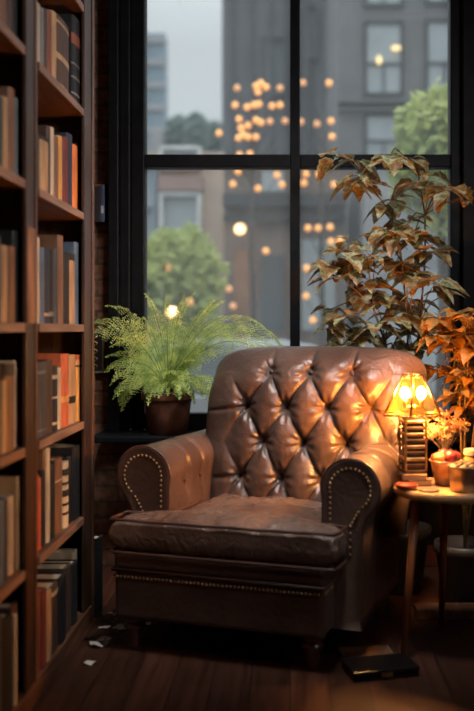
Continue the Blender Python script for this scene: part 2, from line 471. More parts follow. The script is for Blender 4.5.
# ------------------------------------------------------------------ bookcase
FX = -0.862                                       # face of the bookcase
BXB = XL + .004
SH = [2.185, 1.750, 1.282, 0.876, 0.476, 0.075]   # shelf tops
Y_FAR0, Y_FAR1 = 3.77, 3.93
Y_DIV0, Y_DIV1 = 2.935, 3.035
Y_NEAR = 2.25
M['stile'] = mat('dark_stile', (0.060, 0.026, 0.014), (0.028, 0.012, 0.007), rough=0.45, scale=9, stretch=(3, 3, 0.3), bump=0.1, bscale=40)
BMB = mat('worn_brown_wood', (0.34, 0.17, 0.085), (0.18, 0.08, 0.04), rough=.6, scale=7, stretch=(3, 3, .5), bump=.1)
EDGE = mat('pale_shelf_edge', (0.30, 0.175, 0.11), (0.17, 0.085, 0.05), rough=.5, scale=9, stretch=(3, .35, 3), bump=.1, bscale=40)  # lighter wood tone for the shelf front edges
bc = empty('bookcase', (0, 0, 0))
tag(bc, 'tall dark walnut bookcase of two bays filling the left wall', 'bookcase')
up = MB().box((BXB, 3.885, 0), (FX - .012, Y_FAR1, 3.1)).build('upright', M['shelfwood_v'], bc, bevel=.004)
MB().box((FX - .012, Y_FAR0, 0), (FX + .002, Y_FAR1, 3.1)).build('stile', M['stile'], up, bevel=.003)
MB().box((FX + .002, Y_FAR1 - .035, 0), (FX + .008, Y_FAR1, 3.1)).build('bead', M['shelfwood_v'], up, bevel=.002)
up = MB().box((BXB, 3.045, 0), (FX - .012, 3.105, 3.1)).build('upright', M['shelfwood_v'], bc, bevel=.004)
sl = MB().box((FX - .012, Y_DIV0, 0), (FX + .002, 3.05, 3.1)).build('stile', M['stile'], up, bevel=.003)
MB().box((FX + .002, 3.028, 0), (FX + .006, 3.05, 3.1)).build('bead', M['shelfwood_v'], sl, bevel=.001)
MB().box((FX + .002, Y_DIV0 + .004, 1.283), (FX + .006, 3.026, 1.60)).build('worn_panel', BMB, sl, bevel=.001)['label'] = 'worn lighter brown stretch of the divider'
MB().box((BXB, Y_NEAR - .04, 0), (FX + .02, Y_NEAR, 3.1)).build('upright', M['shelfwood_v'], bc, bevel=.004)
MB().box((BXB, Y_NEAR, 0), (BXB + .02, 3.885, 3.1)).build('back_panel', M['shelfwood_v'], bc)
MB().box((BXB, Y_NEAR - .04, 3.1), (FX + .04, Y_FAR1, 3.16)).build('cornice', M['shelfwood'], bc, bevel=.01)
for z in SH[:-1] + [2.62]:
    for y0, y1 in ((Y_NEAR, 3.045), (3.105, 3.885)):
        sf = MB().box((BXB + .02, y0, z - .028), (FX - .008, y1, z)).build('shelf', M['shelfwood'], bc, bevel=.002)
        MB().box((FX - .008, y0, z - .029), (FX - .001, y1, z + .001)).build('edge_strip', EDGE, sf, bevel=.002)
MB().box((BXB + .02, Y_NEAR, 0), (FX + .008, 3.885, SH[-1])).build('plinth', M['shelfwood'], bc, bevel=.006)

# ------------------------------------------------------------------ books
PAL = {
 'cream': (0.62, 0.50, 0.34), 'tan': (0.48, 0.29, 0.14), 'beige': (0.50, 0.40, 0.28), 'brown': (0.22, 0.105, 0.05),
 'dark brown': (0.085, 0.042, 0.025), 'reddish brown': (0.24, 0.07, 0.035), 'black': (0.014, 0.013, 0.014), 'navy': (0.022, 0.032, 0.055),
 'grey': (0.20, 0.19, 0.18), 'dark grey': (0.060, 0.058, 0.058), 'orange': (0.72, 0.21, 0.05), 'amber': (0.70, 0.34, 0.09), 'red': (0.48, 0.075, 0.035),
 'dark red': (0.17, 0.030, 0.022), 'slate blue': (0.10, 0.15, 0.21), 'dark green': (0.035, 0.06, 0.045), 'orange red': (0.62, 0.14, 0.05)}
BM = {k: mat('bookcloth_' + k.replace(' ', '_'), c, tuple(x * .62 for x in c), rough=.62, scale=18, stretch=(1, 1, .4), bump=.1, bscale=120) for k, c in PAL.items()}
PAGE = mat('page_edges', (0.52, 0.42, 0.29), (0.40, 0.31, 0.20), rough=.9, scale=4, stretch=(1, 120, 1))
ORD = ['first', 'second', 'third', 'fourth', 'fifth', 'sixth', 'seventh', 'eighth', 'ninth', 'tenth', 'eleventh', 'twelfth']
ROWN = ['top', 'second', 'third', 'fourth', 'fifth', 'bottom']

def make_book(x, y, z, t, d, h, colr, marks=(), rz=0.0, name='book'):
    o = MB()
    b = min(.0035, t * .16)
    poly = [(-d, -t / 2), (-.004, -t / 2)]
    k = 6
    for i in range(k + 1):
        a = -pi / 2 + pi * i / k
        poly.append((min(.010, .14 * t + .002) * cos(a), t / 2 * sin(a)))
    poly += [(-.004, t / 2), (-d, t / 2), (-d, t / 2 - b), (-.006, t / 2 - b), (-.006, -t / 2 + b), (-d, -t / 2 + b)]
    o.prism(poly, 0, h)
    ob = o.build(name, BM[colr], None, loc=(x, y, z))
    ob.rotation_euler = (0, 0, rz)
    MB().box((-d + .006, -t / 2 + b, .005), (-.006, t / 2 - b, h - .006)).build('page_block', PAGE, ob)
    bul = min(.010, .14 * t + .002)
    for (z0, z1, c) in marks:
        p = []
        for i in range(9):
            a = -pi / 2 + pi * i / 8
            p.append(((bul + .0012) * cos(a), (t / 2 + .0008) * sin(a)))
        p += [(-.003, t / 2 + .0008), (-.003, -t / 2 - .0008)]
        MB().prism(p, z0 * h, z1 * h).build('spine_label', BM[c], ob)['label'] = c + ' spine label'
    return ob

L_ = lambda *a: a
far = {
 0: [(37.6, 41, 4, 'beige', []), (41.2, 45, 9, 'grey', []), (45.2, 48, 10, 'dark brown', []), (48.2, 52, 12, 'reddish brown', []), (52.2, 56.5, 13, 'tan', []),
     (57.5, 70.5, 22, 'dark brown', [(.42, .50, 'tan'), (.08, .11, 'tan'), (.9, .93, 'tan')]), (72, 81.5, 21, 'black', [(.68, .80, 'reddish brown'), (.30, .32, 'grey'), (.45, .47, 'grey'), (.12, .14, 'grey')])],
 1: [(37, 39.5, 133, 'black', []), (39.8, 47.5, 138, 'tan', [(.93, 1.0, 'black')]), (47.8, 51, 127, 'dark brown', []), (51.2, 55, 128, 'cream', []), (55.4, 59, 137, 'brown', []), (59.2, 63.2, 137, 'amber', []),
     (63.5, 67, 138, 'dark red', []), (67.2, 72.3, 135, 'navy', []), (72.8, 78, 146, 'orange', []), (78.3, 83, 145, 'black', [])],
 2: [(37, 40.5, 238, 'cream', []), (41, 44.5, 248, 'slate blue', []), (44.8, 49.3, 249, 'navy', [(.1, .14, 'tan')]), (49.6, 54, 249, 'black', [(.1, .16, 'grey')]), (54.3, 58, 249, 'dark grey', []), (58.3, 63, 236, 'brown', []),
     (63.3, 68.7, 253, 'black', []), (69, 75.5, 254, 'tan', [(.90, 1.0, 'black')]), (75.8, 80.3, 243, 'slate blue', []), (80.6, 83, 249, 'dark green', [])],
 3: [(37, 46.5, 362, 'dark grey', [(.84, .88, 'grey'), (.08, .10, 'grey')]), (46.8, 52.3, 360, 'dark brown', []), (52.7, 57.6, 366, 'black', [(.1, .14, 'cream'), (.5, .53, 'cream'), (.8, .86, 'cream')]), (58, 61.5, 368, 'cream', []),
     (61.9, 69, 354, 'orange red', [(.34, .42, 'amber')]), (69.3, 76, 355, 'tan', [(.30, .40, 'black')]), (76.3, 83, 355, 'amber', [(.82, .85, 'black'), (.93, .99, 'red')])],
 4: [(37, 39, 475, 'red', []), (39.2, 41, 478, 'orange red', []), (41.2, 44, 471, 'black', []), (44.3, 46.5, 450, 'brown', []), (46.8, 49.8, 448, 'cream', []), (51, 55.3, 463, 'black', []), (55.6, 63.3, 459, 'brown', [(.7, .72, 'cream')]),
     (63.6, 68, 462, 'cream', [(.2, .24, 'black'), (.34, .38, 'black'), (.48, .58, 'black'), (.66, .7, 'black'), (.8, .9, 'black')]), (68.3, 71.8, 457, 'black', []), (72.2, 83, 445, 'black', [])],
 5: [(38.4, 40.6, 590, 'reddish brown', []), (40.8, 45.5, 590, 'dark red', []), (45.8, 50.5, 591, 'tan', []), (51, 58.5, 585, 'dark brown', [(.86, .92, 'cream')]), (59, 65.5, 576, 'black', []), (66, 72, 566, 'dark brown', []), (72.3, 78.5, 563, 'black', []),
     (79, 83, 551, 'beige', [])]}
near = {
 0: [(-14, -6, -60, 'dark brown', []), (-5.5, 0, -62, 'grey', []), (.5, 5, -48, 'brown', []), (5.5, 11, -50, 'dark brown', []), (11.5, 17, -46, 'black', []), (17.4, 24, -44, 'dark grey', [])],
 1: [(-14, -6, 92, 'brown', []), (-5.5, 2.5, 97, 'dark green', []), (3, 8.2, 98, 'tan', []), (8.6, 14, 89, 'brown', []), (14.4, 20.3, 99, 'grey', []), (20.7, 24, 90, 'black', [])],
 2: [(-12, -4, 240, 'brown', []), (-3.6, 2.2, 236, 'navy', []), (2.6, 8, 246, 'tan', []), (8.4, 14, 247, 'brown', []), (14.5, 22, 232, 'black', [])],
 3: [(-12, -5, 380, 'dark red', []), (-4.6, .8, 384, 'brown', []), (1.2, 5.3, 381, 'tan', []), (5.7, 15, 364, 'brown', [(.86, 1.0, 'black')]), (15.4, 18, 361, 'cream', []), (18.4, 24, 368, 'reddish brown', [])],
 4: [(-12, -4.6, 508, 'dark brown', []), (-4.2, 3, 500, 'slate blue', []), (3.5, 9, 502, 'navy', []), (9.4, 15.4, 496, 'beige', []), (15.8, 24, 475, 'tan', [])],
 5: [(-13, 2, 622, 'dark grey', []), (3, 13.5, 617, 'black', []), (13.9, 17, 615, 'cream', []), (17.4, 24, 605, 'dark brown', [])]}
SIZE = lambda h, t: 'thin' if t < .04 else 'thick' if t > .095 else 'tall' if h > .34 else 'short' if h < .24 else 'upright'
XS = -0.892
for bay, rows, bayname in (('far', far, 'far bay'), ('near', near, 'near bay')):
    for r, bl in rows.items():
        xs = XS if r < 5 else -0.868
        for i, (a, b, yt, c, marks) in enumerate(bl):
            ya = -F * xs / (CX - a); yb = -F * xs / (CX - b)
            ym = (ya + yb) / 2; t = yb - ya - .0015
            h = EYE - (yt - CY) / F * ym - SH[r]
            h = max(.16, min(h, .395 if r else .42))
            if r == 5: h = min(h, .355)
            d = rnd.uniform(.15, .20) + (.04 if h > .3 else 0)
            jx = rnd.uniform(-.010, .0)
            lim_ = 3.043 if bay == 'near' else 3.883
            if bay == 'far' and ym - t / 2 < 3.108: ym = 3.108 + t / 2
            if ym + t / 2 > lim_: ym = lim_ - t / 2
            if r == 5 and (ym + t / 2 > 3.765 or (bay == 'near' and ym + t / 2 > 2.93)): xs = XS
            ob = make_book(xs + jx, ym, SH[r] + .0012, t, d, h, c, marks)
            extra = ' with %s %s' % (marks[0][2], 'label' if len(marks) == 1 else 'bands') if marks else ''
            n = i if bay == 'far' else len(bl) - 1 - i
            tag(ob, '%s %s book%s, %s %s divider on %s shelf' % (SIZE(h, t), c, extra, ORD[n], 'beyond' if bay == 'far' else 'before', ROWN[r]), 'book',
                'books on the %s shelf, %s' % (ROWN[r], bayname))
# black portfolio standing on the floor past the end of the bookcase
ob = make_book(-.842, 3.985, 0.0, .085, .26, .345, 'black', [], name='portfolio')
tag(ob, 'large black portfolio standing on the floor at the end of the bookcase', 'portfolio')

# ------------------------------------------------------------------ armchair
CH = empty('armchair', (-.279, 3.41, 0), R(-18))
tag(CH, 'brown leather button-tufted armchair with rolled arms and nailhead trim before the window', 'armchair')
LE, LD = M['leather'], M['leather_dark']
def nz3(x, y, z, s): return noise.noise(Vector((x * s, y * s, z * s)))
def sstep(a, b, x):
    t = max(0., min(1., (x - a) / (b - a))); return t * t * (3 - 2 * t)

# --- base
ZB0, ZB1 = .128, .315
BL, BR = -.436, .422
LAx = (-.262, -.500)     # left arm: inner, outer
RAx = (.372, .600)       # right arm
b = MB().box((BL, .0, ZB0), (BR, .84, ZB1))
b.build('seat_frame', LE, CH, bevel=.018, seg=3)
b = MB().box((BL - .002, -.006, ZB1 + .004), (BR + .002, .80, .392))
rail = b.build('front_rail', LE, CH, bevel=.022, seg=4)
MB().tube([(BL - .004, .30, ZB1 + .003), (BL - .004, -.004, ZB1 + .003), (BR + .004, -.004, ZB1 + .003), (BR + .004, .30, ZB1 + .003)], .0065, 8).build('piping', LD, rail, smooth=True)
nh = MB()
x = BL + .015
while x < BR - .01:
    nh.ball((x, -.003, ZB1 - .022), .0066, 6, 4); x += .0165
y = .01
while y < .12:
    nh.ball((BR + .003, y, ZB1 - .022), .0066, 6, 4); nh.ball((BL - .003, y, ZB1 - .022), .0066, 6, 4); y += .0165
nh.build('nailhead_trim', M['nail'], rail, smooth=True)['kind'] = 'stuff'

# --- arms
def arm(xin, xout, name, buttons, sgn):
    w = abs(xout - xin)
    rr = w * .5
    zc = (.786 if sgn < 0 else .772) - rr
    body = w * .70
    # profile in (a, z): a = distance outward from the inner face
    prof = []
    for i in range(12): prof.append((.006, ZB0 + (zc - ZB0) * i / 12))
    for i in range(33):
        a = pi - (pi + R(48)) * i / 32
        prof.append((rr + rr * cos(a), zc + rr * sin(a)))
    aL = prof[-1]
    for i in range(1, 6):
        tt = i / 5
        prof.append((aL[0] + (body - aL[0]) * (tt ** .6), aL[1] + (-.07) * tt))
    zl = prof[-1][1]
    for i in range(1, 9): prof.append((body, zl + (ZB0 - zl) * i / 8))
    prof = [(a, z) for a, z in prof]
    cen = (sum(p[0] for p in prof) / len(prof), sum(p[1] for p in prof) / len(prof))
    Y0, Y1 = .150, .86
    ring = []
    ks = [(-.010, .965), (-.012, .985), (-.004, .997), (.008, 1.0)] + [(.008 + (Y1 - Y0 - .03) * i / 70, 1.0) for i in range(1, 71)] + [(Y1 - Y0 - .006, .99), (Y1 - Y0, .96)]
    for (dy, sc) in ks:
        row = []
        y = Y0 + dy
        for j, (a, z) in enumerate(prof):
            # inset towards the local centre line at the ends
            if z > zc - rr * .4: c0 = (rr, zc)
            else: c0 = (body / 2, z)
            aa, zz = c0[0] + (a - c0[0]) * (1 - (1 - sc) * 2.4), c0[1] + (z - c0[1]) * (1 - (1 - sc) * 2.4)
            # pleats and buttons on the inside and over the top of the roll
            dep = 0
            if 6 <= j < 36 and dy > .02:
                for (by, bz) in buttons:
                    g = math.exp(-((y - by) / .013) ** 2) * .013
                    if a > rr * 1.6: g *= .45
                    if z < bz - .01 and a < .03: g *= math.exp(-((z - bz) / .05) ** 2)
                    r2 = ((y - by) ** 2 + (z - bz) ** 2) if a < .06 else 1
                    dep += g + .020 * math.exp(-r2 / .0020)
            dep -= .0035 * nz3(y, a + z, 3.1 * sgn, 11)
            n = Vector((aa - c0[0], zz - c0[1])); n = n.normalized() if n.length > 1e-5 else Vector((0, 0))
            aa -= n.x * dep; zz -= n.y * dep * (1 if z > zc - .01 else 0)
            row.append((xin + sgn * aa, y, zz))
        ring.append(row)
    mb = MB().grid(ring, closed=True, cap=True)
    if sgn < 0: mb.f = [tuple(reversed(q)) for q in mb.f]
    o = mb.build(name, LE, CH, smooth=True)
    edge = [(xin + sgn * a, Y0 - .006, z) for a, z in prof[4:]]
    MB().tube(edge, .0055, 8).build('piping', LD, o, smooth=True)
    # nailheads: from inner bottom around the scroll and back
    nl = MB()
    path = []
    for i in range(60):
        a = R(190) - R(250) * i / 59
        path.append((rr + rr * .70 * cos(a), zc + rr * .70 * sin(a)))
    path = [(w * .16, .40 + (path[0][1] - .40) * i / 12) for i in range(12)] + path
    e = path[-1]
    path += [(e[0] + (body * .72 - e[0]) * min(1, i / 5), e[1] + (.40 - e[1]) * i / 14) for i in range(1, 15)]
    acc = 0; last = None
    for p in path:
        if last is None or (Vector(p) - Vector(last)).length > .0155:
            nl.ball((xin + sgn * p[0], Y0 - .0125, p[1]), .0055, 6, 4); last = p
    nl.build('nailhead_trim', M['nail'], o, smooth=True)['kind'] = 'stuff'
    for (by, bz) in buttons:
        MB().ball((xin + sgn * .022, by, bz), .012, 10, 6, (.6, 1, 1)).build('button', LD, o, smooth=True)
    return o
arm(LAx[0], LAx[1], 'armrest', [(.34, .625), (.50, .625)], -1)
arm(RAx[0], RAx[1], 'armrest', [(.34, .625), (.50, .625)], 1)

# --- seat cushion: T-shaped, boxed
def cushion():
    n, m = 76, 64
    def lim(y):
        s = sstep(.125, .155, y)
        return (BL - .016) * (1 - s) + (LAx[0] + .006) * s, (BR + .055) * (1 - s) + (RAx[0] - .006) * s
    yF, yBk = -.022, .66
    top, bot = [], []
    for i in range(n + 1):
        u = sin(pi / 2 * (2 * i / n - 1)); u = .55 * u + .45 * (2 * i / n - 1)
        rt, rb = [], []
        for j in range(m + 1):
            q = sin(pi / 2 * (2 * j / m - 1)); q = .55 * q + .45 * (2 * j / m - 1)
            y = yF + (yBk - yF) * (q + 1) / 2
            l, r = lim(y)
            x = l + (r - l) * (u + 1) / 2
            eu = max(0, 1 - abs(u) ** 16) ** .38
            ev = max(0, 1 - abs(q) ** 16) ** .38
            e = min(eu, ev) if eu * ev > 0 else 0
            e = eu * ev
            crown = (1 - u * u) * (1 - q * q)
            edge_in = 1 - .012 * 0
            wr = .009 * nz3(x, y, 0, 9) + .006 * nz3(x + 4, y * .6, 0, 26) * (1 - crown * .4)
            wr += .0075 * sin(70 * x + 9 * nz3(x, y, 1, 5)) * (.5 + .5 * nz3(x, 0, 3, 8)) * math.exp(-((y - .03) / .07) ** 2)
            wr -= .006 * abs(nz3(x * 1.3 + 7, y, 2, 12)) ** .5
            zt = .458 + .066 * e + .030 * crown + wr * e
            zb = .458 - .068 * e
            # soft corner rounding in plan
            rt.append((x, y - .010 * crown * 0, zt)); rb.append((x, y, zb))
        top.append(rt); bot.append(rb)
    mb = MB().grid([r[::-1] for r in top]).grid(bot)
    o = mb.build('seat_cushion', M['leather_worn_sheen'], CH, smooth=True)
    wl = o.modifiers.new('weld', 'WELD'); wl.merge_threshold = .0004
    pp = []
    z = .519
    l0, r0 = lim(0); l1, r1 = lim(.3)
    pts = [(l1, .45), (l1, .17), (l1 - .01, .142), (l0 + .004, .125), (l0 + .004, .02), (l0 + .012, yF + .006), (l0 + .03, yF), (r0 - .03, yF), (r0 - .012, yF + .006), (r0 - .004, .02), (r0 - .004, .125), (r1 + .01, .142), (r1, .17), (r1, .45)]
    path = []
    for k in range(len(pts) - 1):
        a, c = pts[k], pts[k + 1]
        st = max(1, int(math.hypot(c[0] - a[0], c[1] - a[1]) / .02))
        for s in range(st):
            x, y = a[0] + (c[0] - a[0]) * s / st, a[1] + (c[1] - a[1]) * s / st
            path.append((x, y, z + .003 * nz3(x, y, 0, 9)))
    MB().tube(path, .0065, 8).build('piping', LD, o, smooth=True)
    MB().tube([(x, y, .392) for x, y, q in path], .006, 8).build('piping', LD, o, smooth=True)
cushion()

# --- tufted back
def back():
    bx, bw = .160, .505          # centre, half width
    z0, hh = .40, .775
    def ybase(z): return .625 + (z - .45) * .27
    sa, sb = .190, .150          # button spacing
    ox, oz = .158, .766          # a button of the third row
    btn = []
    rowsdef = {2: (-1.0, 3), 1: (-1.5, 4), 0: (-1, 3), -1: (-.5, 2), -2: (0, 1)}
    rowsdef = {2: [-1, 0, 1], 1: [-1.5, -.5, .5, 1.5], 0: [-1, 0, 1, 2], -1: [-1.5, -.5, .5, 1.5], -2: [-1, 0, 1]}
    for k, xs in rowsdef.items():
        for q in xs: btn.append((ox + q * sa, oz + k * sb))
    zt_row, zb_row = oz + 2 * sb, oz - 2 * sb
    n, m = 190, 170
    fr_, bk = [], []
    for i in range(n + 1):
        a = 2 * i / n - 1
        u = .62 * sin(pi / 2 * a) + .38 * a
        top = .845 + .155 * max(0, 1 - abs(u) ** 6.5) ** .5 + .012 * (1 - u * u)
        fr_row, bk_row = [], []
        for j in range(m + 1):
            t = j / m
            t = .45 * t + .55 * sin(pi / 2 * t)
            z = z0 + hh * t * top
            # width swells slightly upwards
            wv = bw * (.90 + .10 * sstep(0, .7, t))
            x = bx + wv * u
            eu = max(0, 1 - abs(u) ** 5) ** .42
            et = max(0, 1 - t ** 9) ** .45
            e = eu * et
            # tufting
            p = (x - ox) / sa + (z - oz) / (2 * sb)
            q = (x - ox) / sa - (z - oz) / (2 * sb)
            sp, sq = abs(sin(pi * p)), abs(sin(pi * q))
            quilt = (sp * sq) ** .36
            my = sstep(zt_row + .075, zt_row + .0, z) * sstep(zb_row - .08, zb_row, z)
            mxr = sstep(.5 + 1.65 * 1, 1.45, abs((x - ox) / sa - .0)) if x < ox else sstep(2.35, 1.6, (x - ox) / sa)
            mask = my * mxr
            # vertical folds running from the top row over the roll
            vf = abs(sin(pi * (x - ox) / sa)) ** .35
            out = .80 + .20 * (vf if z > zt_row else 1) * 1.0
            if z > zt_row: out = .62 + .38 * vf
            h = quilt * mask + out * (1 - mask)
            dz = 0
            for (cx_, cz_) in btn:
                dx, dy_ = x - cx_, z - cz_
                r2 = dx * dx + dy_ * dy_
                if r2 < .022:
                    r = math.sqrt(r2); th = math.atan2(dy_, dx)
                    dz -= .030 * math.exp(-r2 / .0010)
                    dz += .0048 * cos(8 * th + cx_ * 40) * math.exp(-((r - .042) / .024) ** 2)
            for (cx_, cz_) in btn:
                if z > zt_row and abs(cz_ - zt_row) < .01:
                    dz -= .016 * math.exp(-((x - cx_ - .10 * (cx_ - bx) * (z - zt_row)) / .010) ** 2) * sstep(zt_row, zt_row + .02, z)
                if cx_ < ox - 1.2 * sa and x < cx_:
                    dz -= .014 * math.exp(-((z - cz_ + .15 * (cx_ - x)) / .010) ** 2)
            wr = .0035 * nz3(x, z, 5, 14) + .002 * nz3(x, z, 9, 34)
            d = .056 + (.043 * h + dz + wr) * min(1, e * 1.15) * 1.0
            bulge = .045 * (1 - u * u)
            yf = ybase(z) - e * (d + bulge) - .02 * (1 - e) + .035 * abs(u) ** 3 * 0
            roll = .05 * sstep(.80, 1.0, t)          # top roll leans back
            fr_row.append((x, yf + roll, z))
            bk_row.append((x, ybase(z) + e * .085 + roll - .02 * (1 - e), z))
        fr_.append(fr_row); bk.append(bk_row)
    mb = MB().grid(fr_).grid([r[::-1] for r in bk])
    o = mb.build('backrest', LE, CH, smooth=True)
    w = o.modifiers.new('weld', 'WELD'); w.merge_threshold = .0006
    for (cx_, cz_) in btn:
        y = ybase(cz_) - (.045 + .045 * (1 - ((cx_ - bx) / bw) ** 2)) + .020
        if cz_ < .50: continue
        MB().ball((cx_, y, cz_), .0125, 12, 6, (1, .7, 1)).build('button', LD, o, smooth=True)
back()

# --- turned legs
def leg(x, y):
    pr = [(.040, .135), (.046, .133), (.050, .130), (.050, .118), (.036, .108), (.030, .100), (.042, .093), (.044, .084), (.034, .074), (.030, .06), (.026, .035), (.022, .018), (.026, .012), (.026, .004), (.020, 0)]
    MB().lathe(pr, (x, y, 0), 24).build('leg', M['dark_turned'], CH, smooth=True)
for x, y in ((BL + .06, .06), (BR - .06, .06), (BL + .06, .76), (BR + .04, .76)): leg(x, y)

# ------------------------------------------------------------------ side table and what stands on it
TX, TY, TZ, TR = .626, 3.55, .645, .216
tb = empty('side_table', (TX, TY, 0))
tag(tb, 'small round wooden side table with splayed legs at the right of the armchair', 'table')
MB().lathe([(TR - .016, TZ - .034), (TR - .004, TZ - .028), (TR, TZ - .018), (TR, TZ - .008), (TR - .005, TZ)], (0, 0, 0), 64).build('tabletop', M['tablewood'], tb, smooth=False, bevel=0)
for fx, fy, tx, ty in ((.430 - TX, 3.44 - TY, -.135, -.06), (.648 - TX, 3.86 - TY, .01, .14), (.86 - TX, 3.42 - TY, .14, -.06)):
    MB().tube([(fx, fy, 0), (tx, ty, TZ - .03)], [.0125, .019], 12).build('leg', M['tableleg'], tb, smooth=True)

def thing(name, loc, label, cat, group=None, rz=0):
    o = empty(name, loc, rz); return tag(o, label, cat, group)
# two flat books under the lamp
def flatbook(x, y, z, w, d, t, c, rz, label, group='books lying on the side table'):
    o = thing('book', (x, y, z), label, 'book', group, rz)
    f = MB().box((-w / 2, -d / 2, 0), (w / 2, d / 2, .003)).box((-w / 2, -d / 2, t - .003), (w / 2, d / 2, t)).box((-w / 2, -d / 2, 0), (-w / 2 + .003, d / 2, t))
    f.build('cover', BM[c], o)
    MB().box((-w / 2 + .003, -d / 2 + .004, .003), (w / 2 - .004, d / 2 - .004, t - .003)).build('page_block', PAGE, o)
LX, LY = .492, 3.61
flatbook(LX + .012, LY, TZ, .098, .15, .024, 'brown', R(6), 'brown flat book on the table, lower of the two under the lamp')
flatbook(LX + .006, LY, TZ + .0245, .096, .14, .020, 'tan', R(-5), 'tan flat book on the table, upper one directly under the lamp')
LZ = TZ + .045
lamp = thing('table_lamp', (LX, LY, LZ), 'lit table lamp with amber glass shade and dark slatted square body', 'lamp', None, R(10))
M['lampbody'] = mat('lamp_bronze', (0.10, 0.055, 0.028), (0.045, 0.025, 0.014), rough=.4, scale=20, metal=.6)
MB().box((-.045, -.048, 0), (.045, .048, .014)).build('base', M['lampbody'], lamp, bevel=.003)
bd = MB().box((-.035, -.035, .014), (.035, .035, .222)).build('body', M['lampbody'], lamp)
for k in range(8):
    z = .026 + k * .0245
    MB().box((-.042, -.042, z), (.042, .042, z + .013)).build('slat', M['brass'] if k % 2 else M['lampbody'], bd, bevel=.003)
for sx in (-1, 1):
    for sy in (-1, 1):
        MB().box((sx * .042 - .004, sy * .042 - .004, .01), (sx * .042 + .004, sy * .042 + .004, .226)).build('corner_post', M['brass'], bd)
MB().tube([(-.044, 0, .185), (-.058, 0, .175), (-.062, 0, .145), (-.057, 0, .115), (-.044, 0, .11)], .005, 8).build('side_handle', M['brass'], bd, smooth=True)
MB().lathe([(.012, .222), (.012, .25), (.016, .252), (.016, .268), (.010, .27)], (0, 0, 0), 16).build('socket', M['brass'], lamp, smooth=True)
zs0, zs1, r0, r1 = .232, .384, .128, .048
sh = MB()
ns = 6
ang = lambda k: 2 * pi * k / ns + R(10)
for k in range(ns):
    a, c = ang(k), ang(k + 1)
    sh.add([(r0 * cos(a), r0 * sin(a), zs0), (r0 * cos(c), r0 * sin(c), zs0), (r1 * cos(c), r1 * sin(c), zs1), (r1 * cos(a), r1 * sin(a), zs1)], [(0, 1, 2, 3)])
sho = sh.build('lamp_shade', M['lampshade'], lamp)
rb = MB()
for k in range(ns):
    a, c = ang(k), ang(k + 1)
    P = lambda g, r, z: (r * cos(g), r * sin(g), z)
    rb.tube([P(a, r0, zs0), P(a, r1, zs1)], .0035, 6).tube([P(a, r0, zs0), P(c, r0, zs0)], .0035, 6).tube([P(a, r1, zs1), P(c, r1, zs1)], .0035, 6)
    rb.tube([P(a, r1, zs1), P(a, r1 * .95, zs1 + .010)], .003, 6).tube([P(a, r1 * .95, zs1 + .01), P(c, r1 * .95, zs1 + .01)], .003, 6)
rb.build('shade_frame', M['brass'], sho, smooth=True)
bulbm = mat('lamp_filament_glow', (1, .8, .5), rough=.5, emit=((1.0, .48, .14), 1900))
arm_ = MB().tube([(-.034, 0, .262), (-.034, -.004, .282), (-.034, -.004, .292)], .006, 8).tube([(.034, 0, .262), (.034, -.004, .282), (.034, -.004, .292)], .006, 8).tube([(-.034, 0, .262), (.034, 0, .262)], .004, 8).build('cross_arm', M['brass'], lamp, smooth=True)
for sx in (-1, 1):
    MB().ball((sx * .034, -.004, .318), .018, 16, 10, (1, 1, 1.35)).build('bulb', bulbm, lamp, smooth=True)

dl = light('table_fill_spot', 'SPOT', (0, 0, 0), (0, 0, -1), 15, (1.0, 0.50, 0.16), spot_size=R(135), spot_blend=0.6, shadow_soft_size=0.02)  # extra spot added inside the shade to brighten the tabletop
dl.parent = lamp; dl.location = (.050, -.062, .262); dl.rotation_euler = (R(18), R(14), 0)

# small red dish and dark coaster at the left edge
o = thing('dish', (.450, 3.475, TZ), 'small red shallow dish at the left edge of the side table', 'dish')
MB().lathe([(.020, 0), (.038, .006), (.046, .020), (.043, .021), (.034, .009), (.006, .006)], (0, 0, 0), 28).build('bowl_body', mat('red_glaze', (0.35, 0.05, 0.025), rough=.25), o, smooth=True)
o = thing('coaster', (.532, 3.440, TZ), 'dark round coaster lying on the side table front', 'coaster')
MB().lathe([(.036, 0), (.040, .002), (.040, .006), (.036, .008)], (0, 0, 0), 28).build('disc', mat('dark_cork', (0.07, 0.035, 0.02), rough=.7), o)
# bowl with fruit
o = thing('bowl', (.618, 3.576, TZ), 'metal bowl heaped with red fruit beside the lamp', 'bowl')
bm_ = mat('dull_copper', (0.46, 0.26, 0.15), (0.30, 0.16, 0.09), rough=.38, scale=20, metal=.7)
MB().lathe([(.034, 0), (.040, .003), (.052, .052), (.058, .090), (.066, .096), (.066, .100), (.056, .098), (.048, .050), (.036, .008), (.004, .007)], (0, 0, 0), 36).build('bowl_body', bm_, o, smooth=True)
redm = mat('red_fruit', (0.36, 0.035, 0.025), (0.20, 0.02, 0.015), rough=.4, scale=14)
ylw = mat('yellow_fruit', (0.62, 0.33, 0.07), (0.45, 0.2, 0.04), rough=.5, scale=14)
frs = [(-.028, -.018, .108, .026, ylw, 'yellow', 'left side'), (.018, -.022, .114, .029, redm, 'red', 'front'), (.042, .012, .110, .024, redm, 'red', 'right side'), (-.004, .026, .116, .026, redm, 'red', 'back'), (-.034, .020, .104, .022, redm, 'dark red', 'rear left')]
for k, (dx, dy, dz, r, mm, cn, pos) in enumerate(frs):
    f = thing('fruit', (.618 + dx, 3.576 + dy, TZ + dz), '%s round fruit in the metal bowl, at its %s' % (cn, pos), 'fruit', 'fruit in the metal bowl')
    MB().ball((0, 0, 0), r, 16, 10, (1, 1, .88)).build('flesh', mm, f, smooth=True)
    MB().tube([(0, 0, r * .82), (.002, .001, r * .82 + .008)], .0016, 6).build('stem', M['stem'], f, smooth=True)
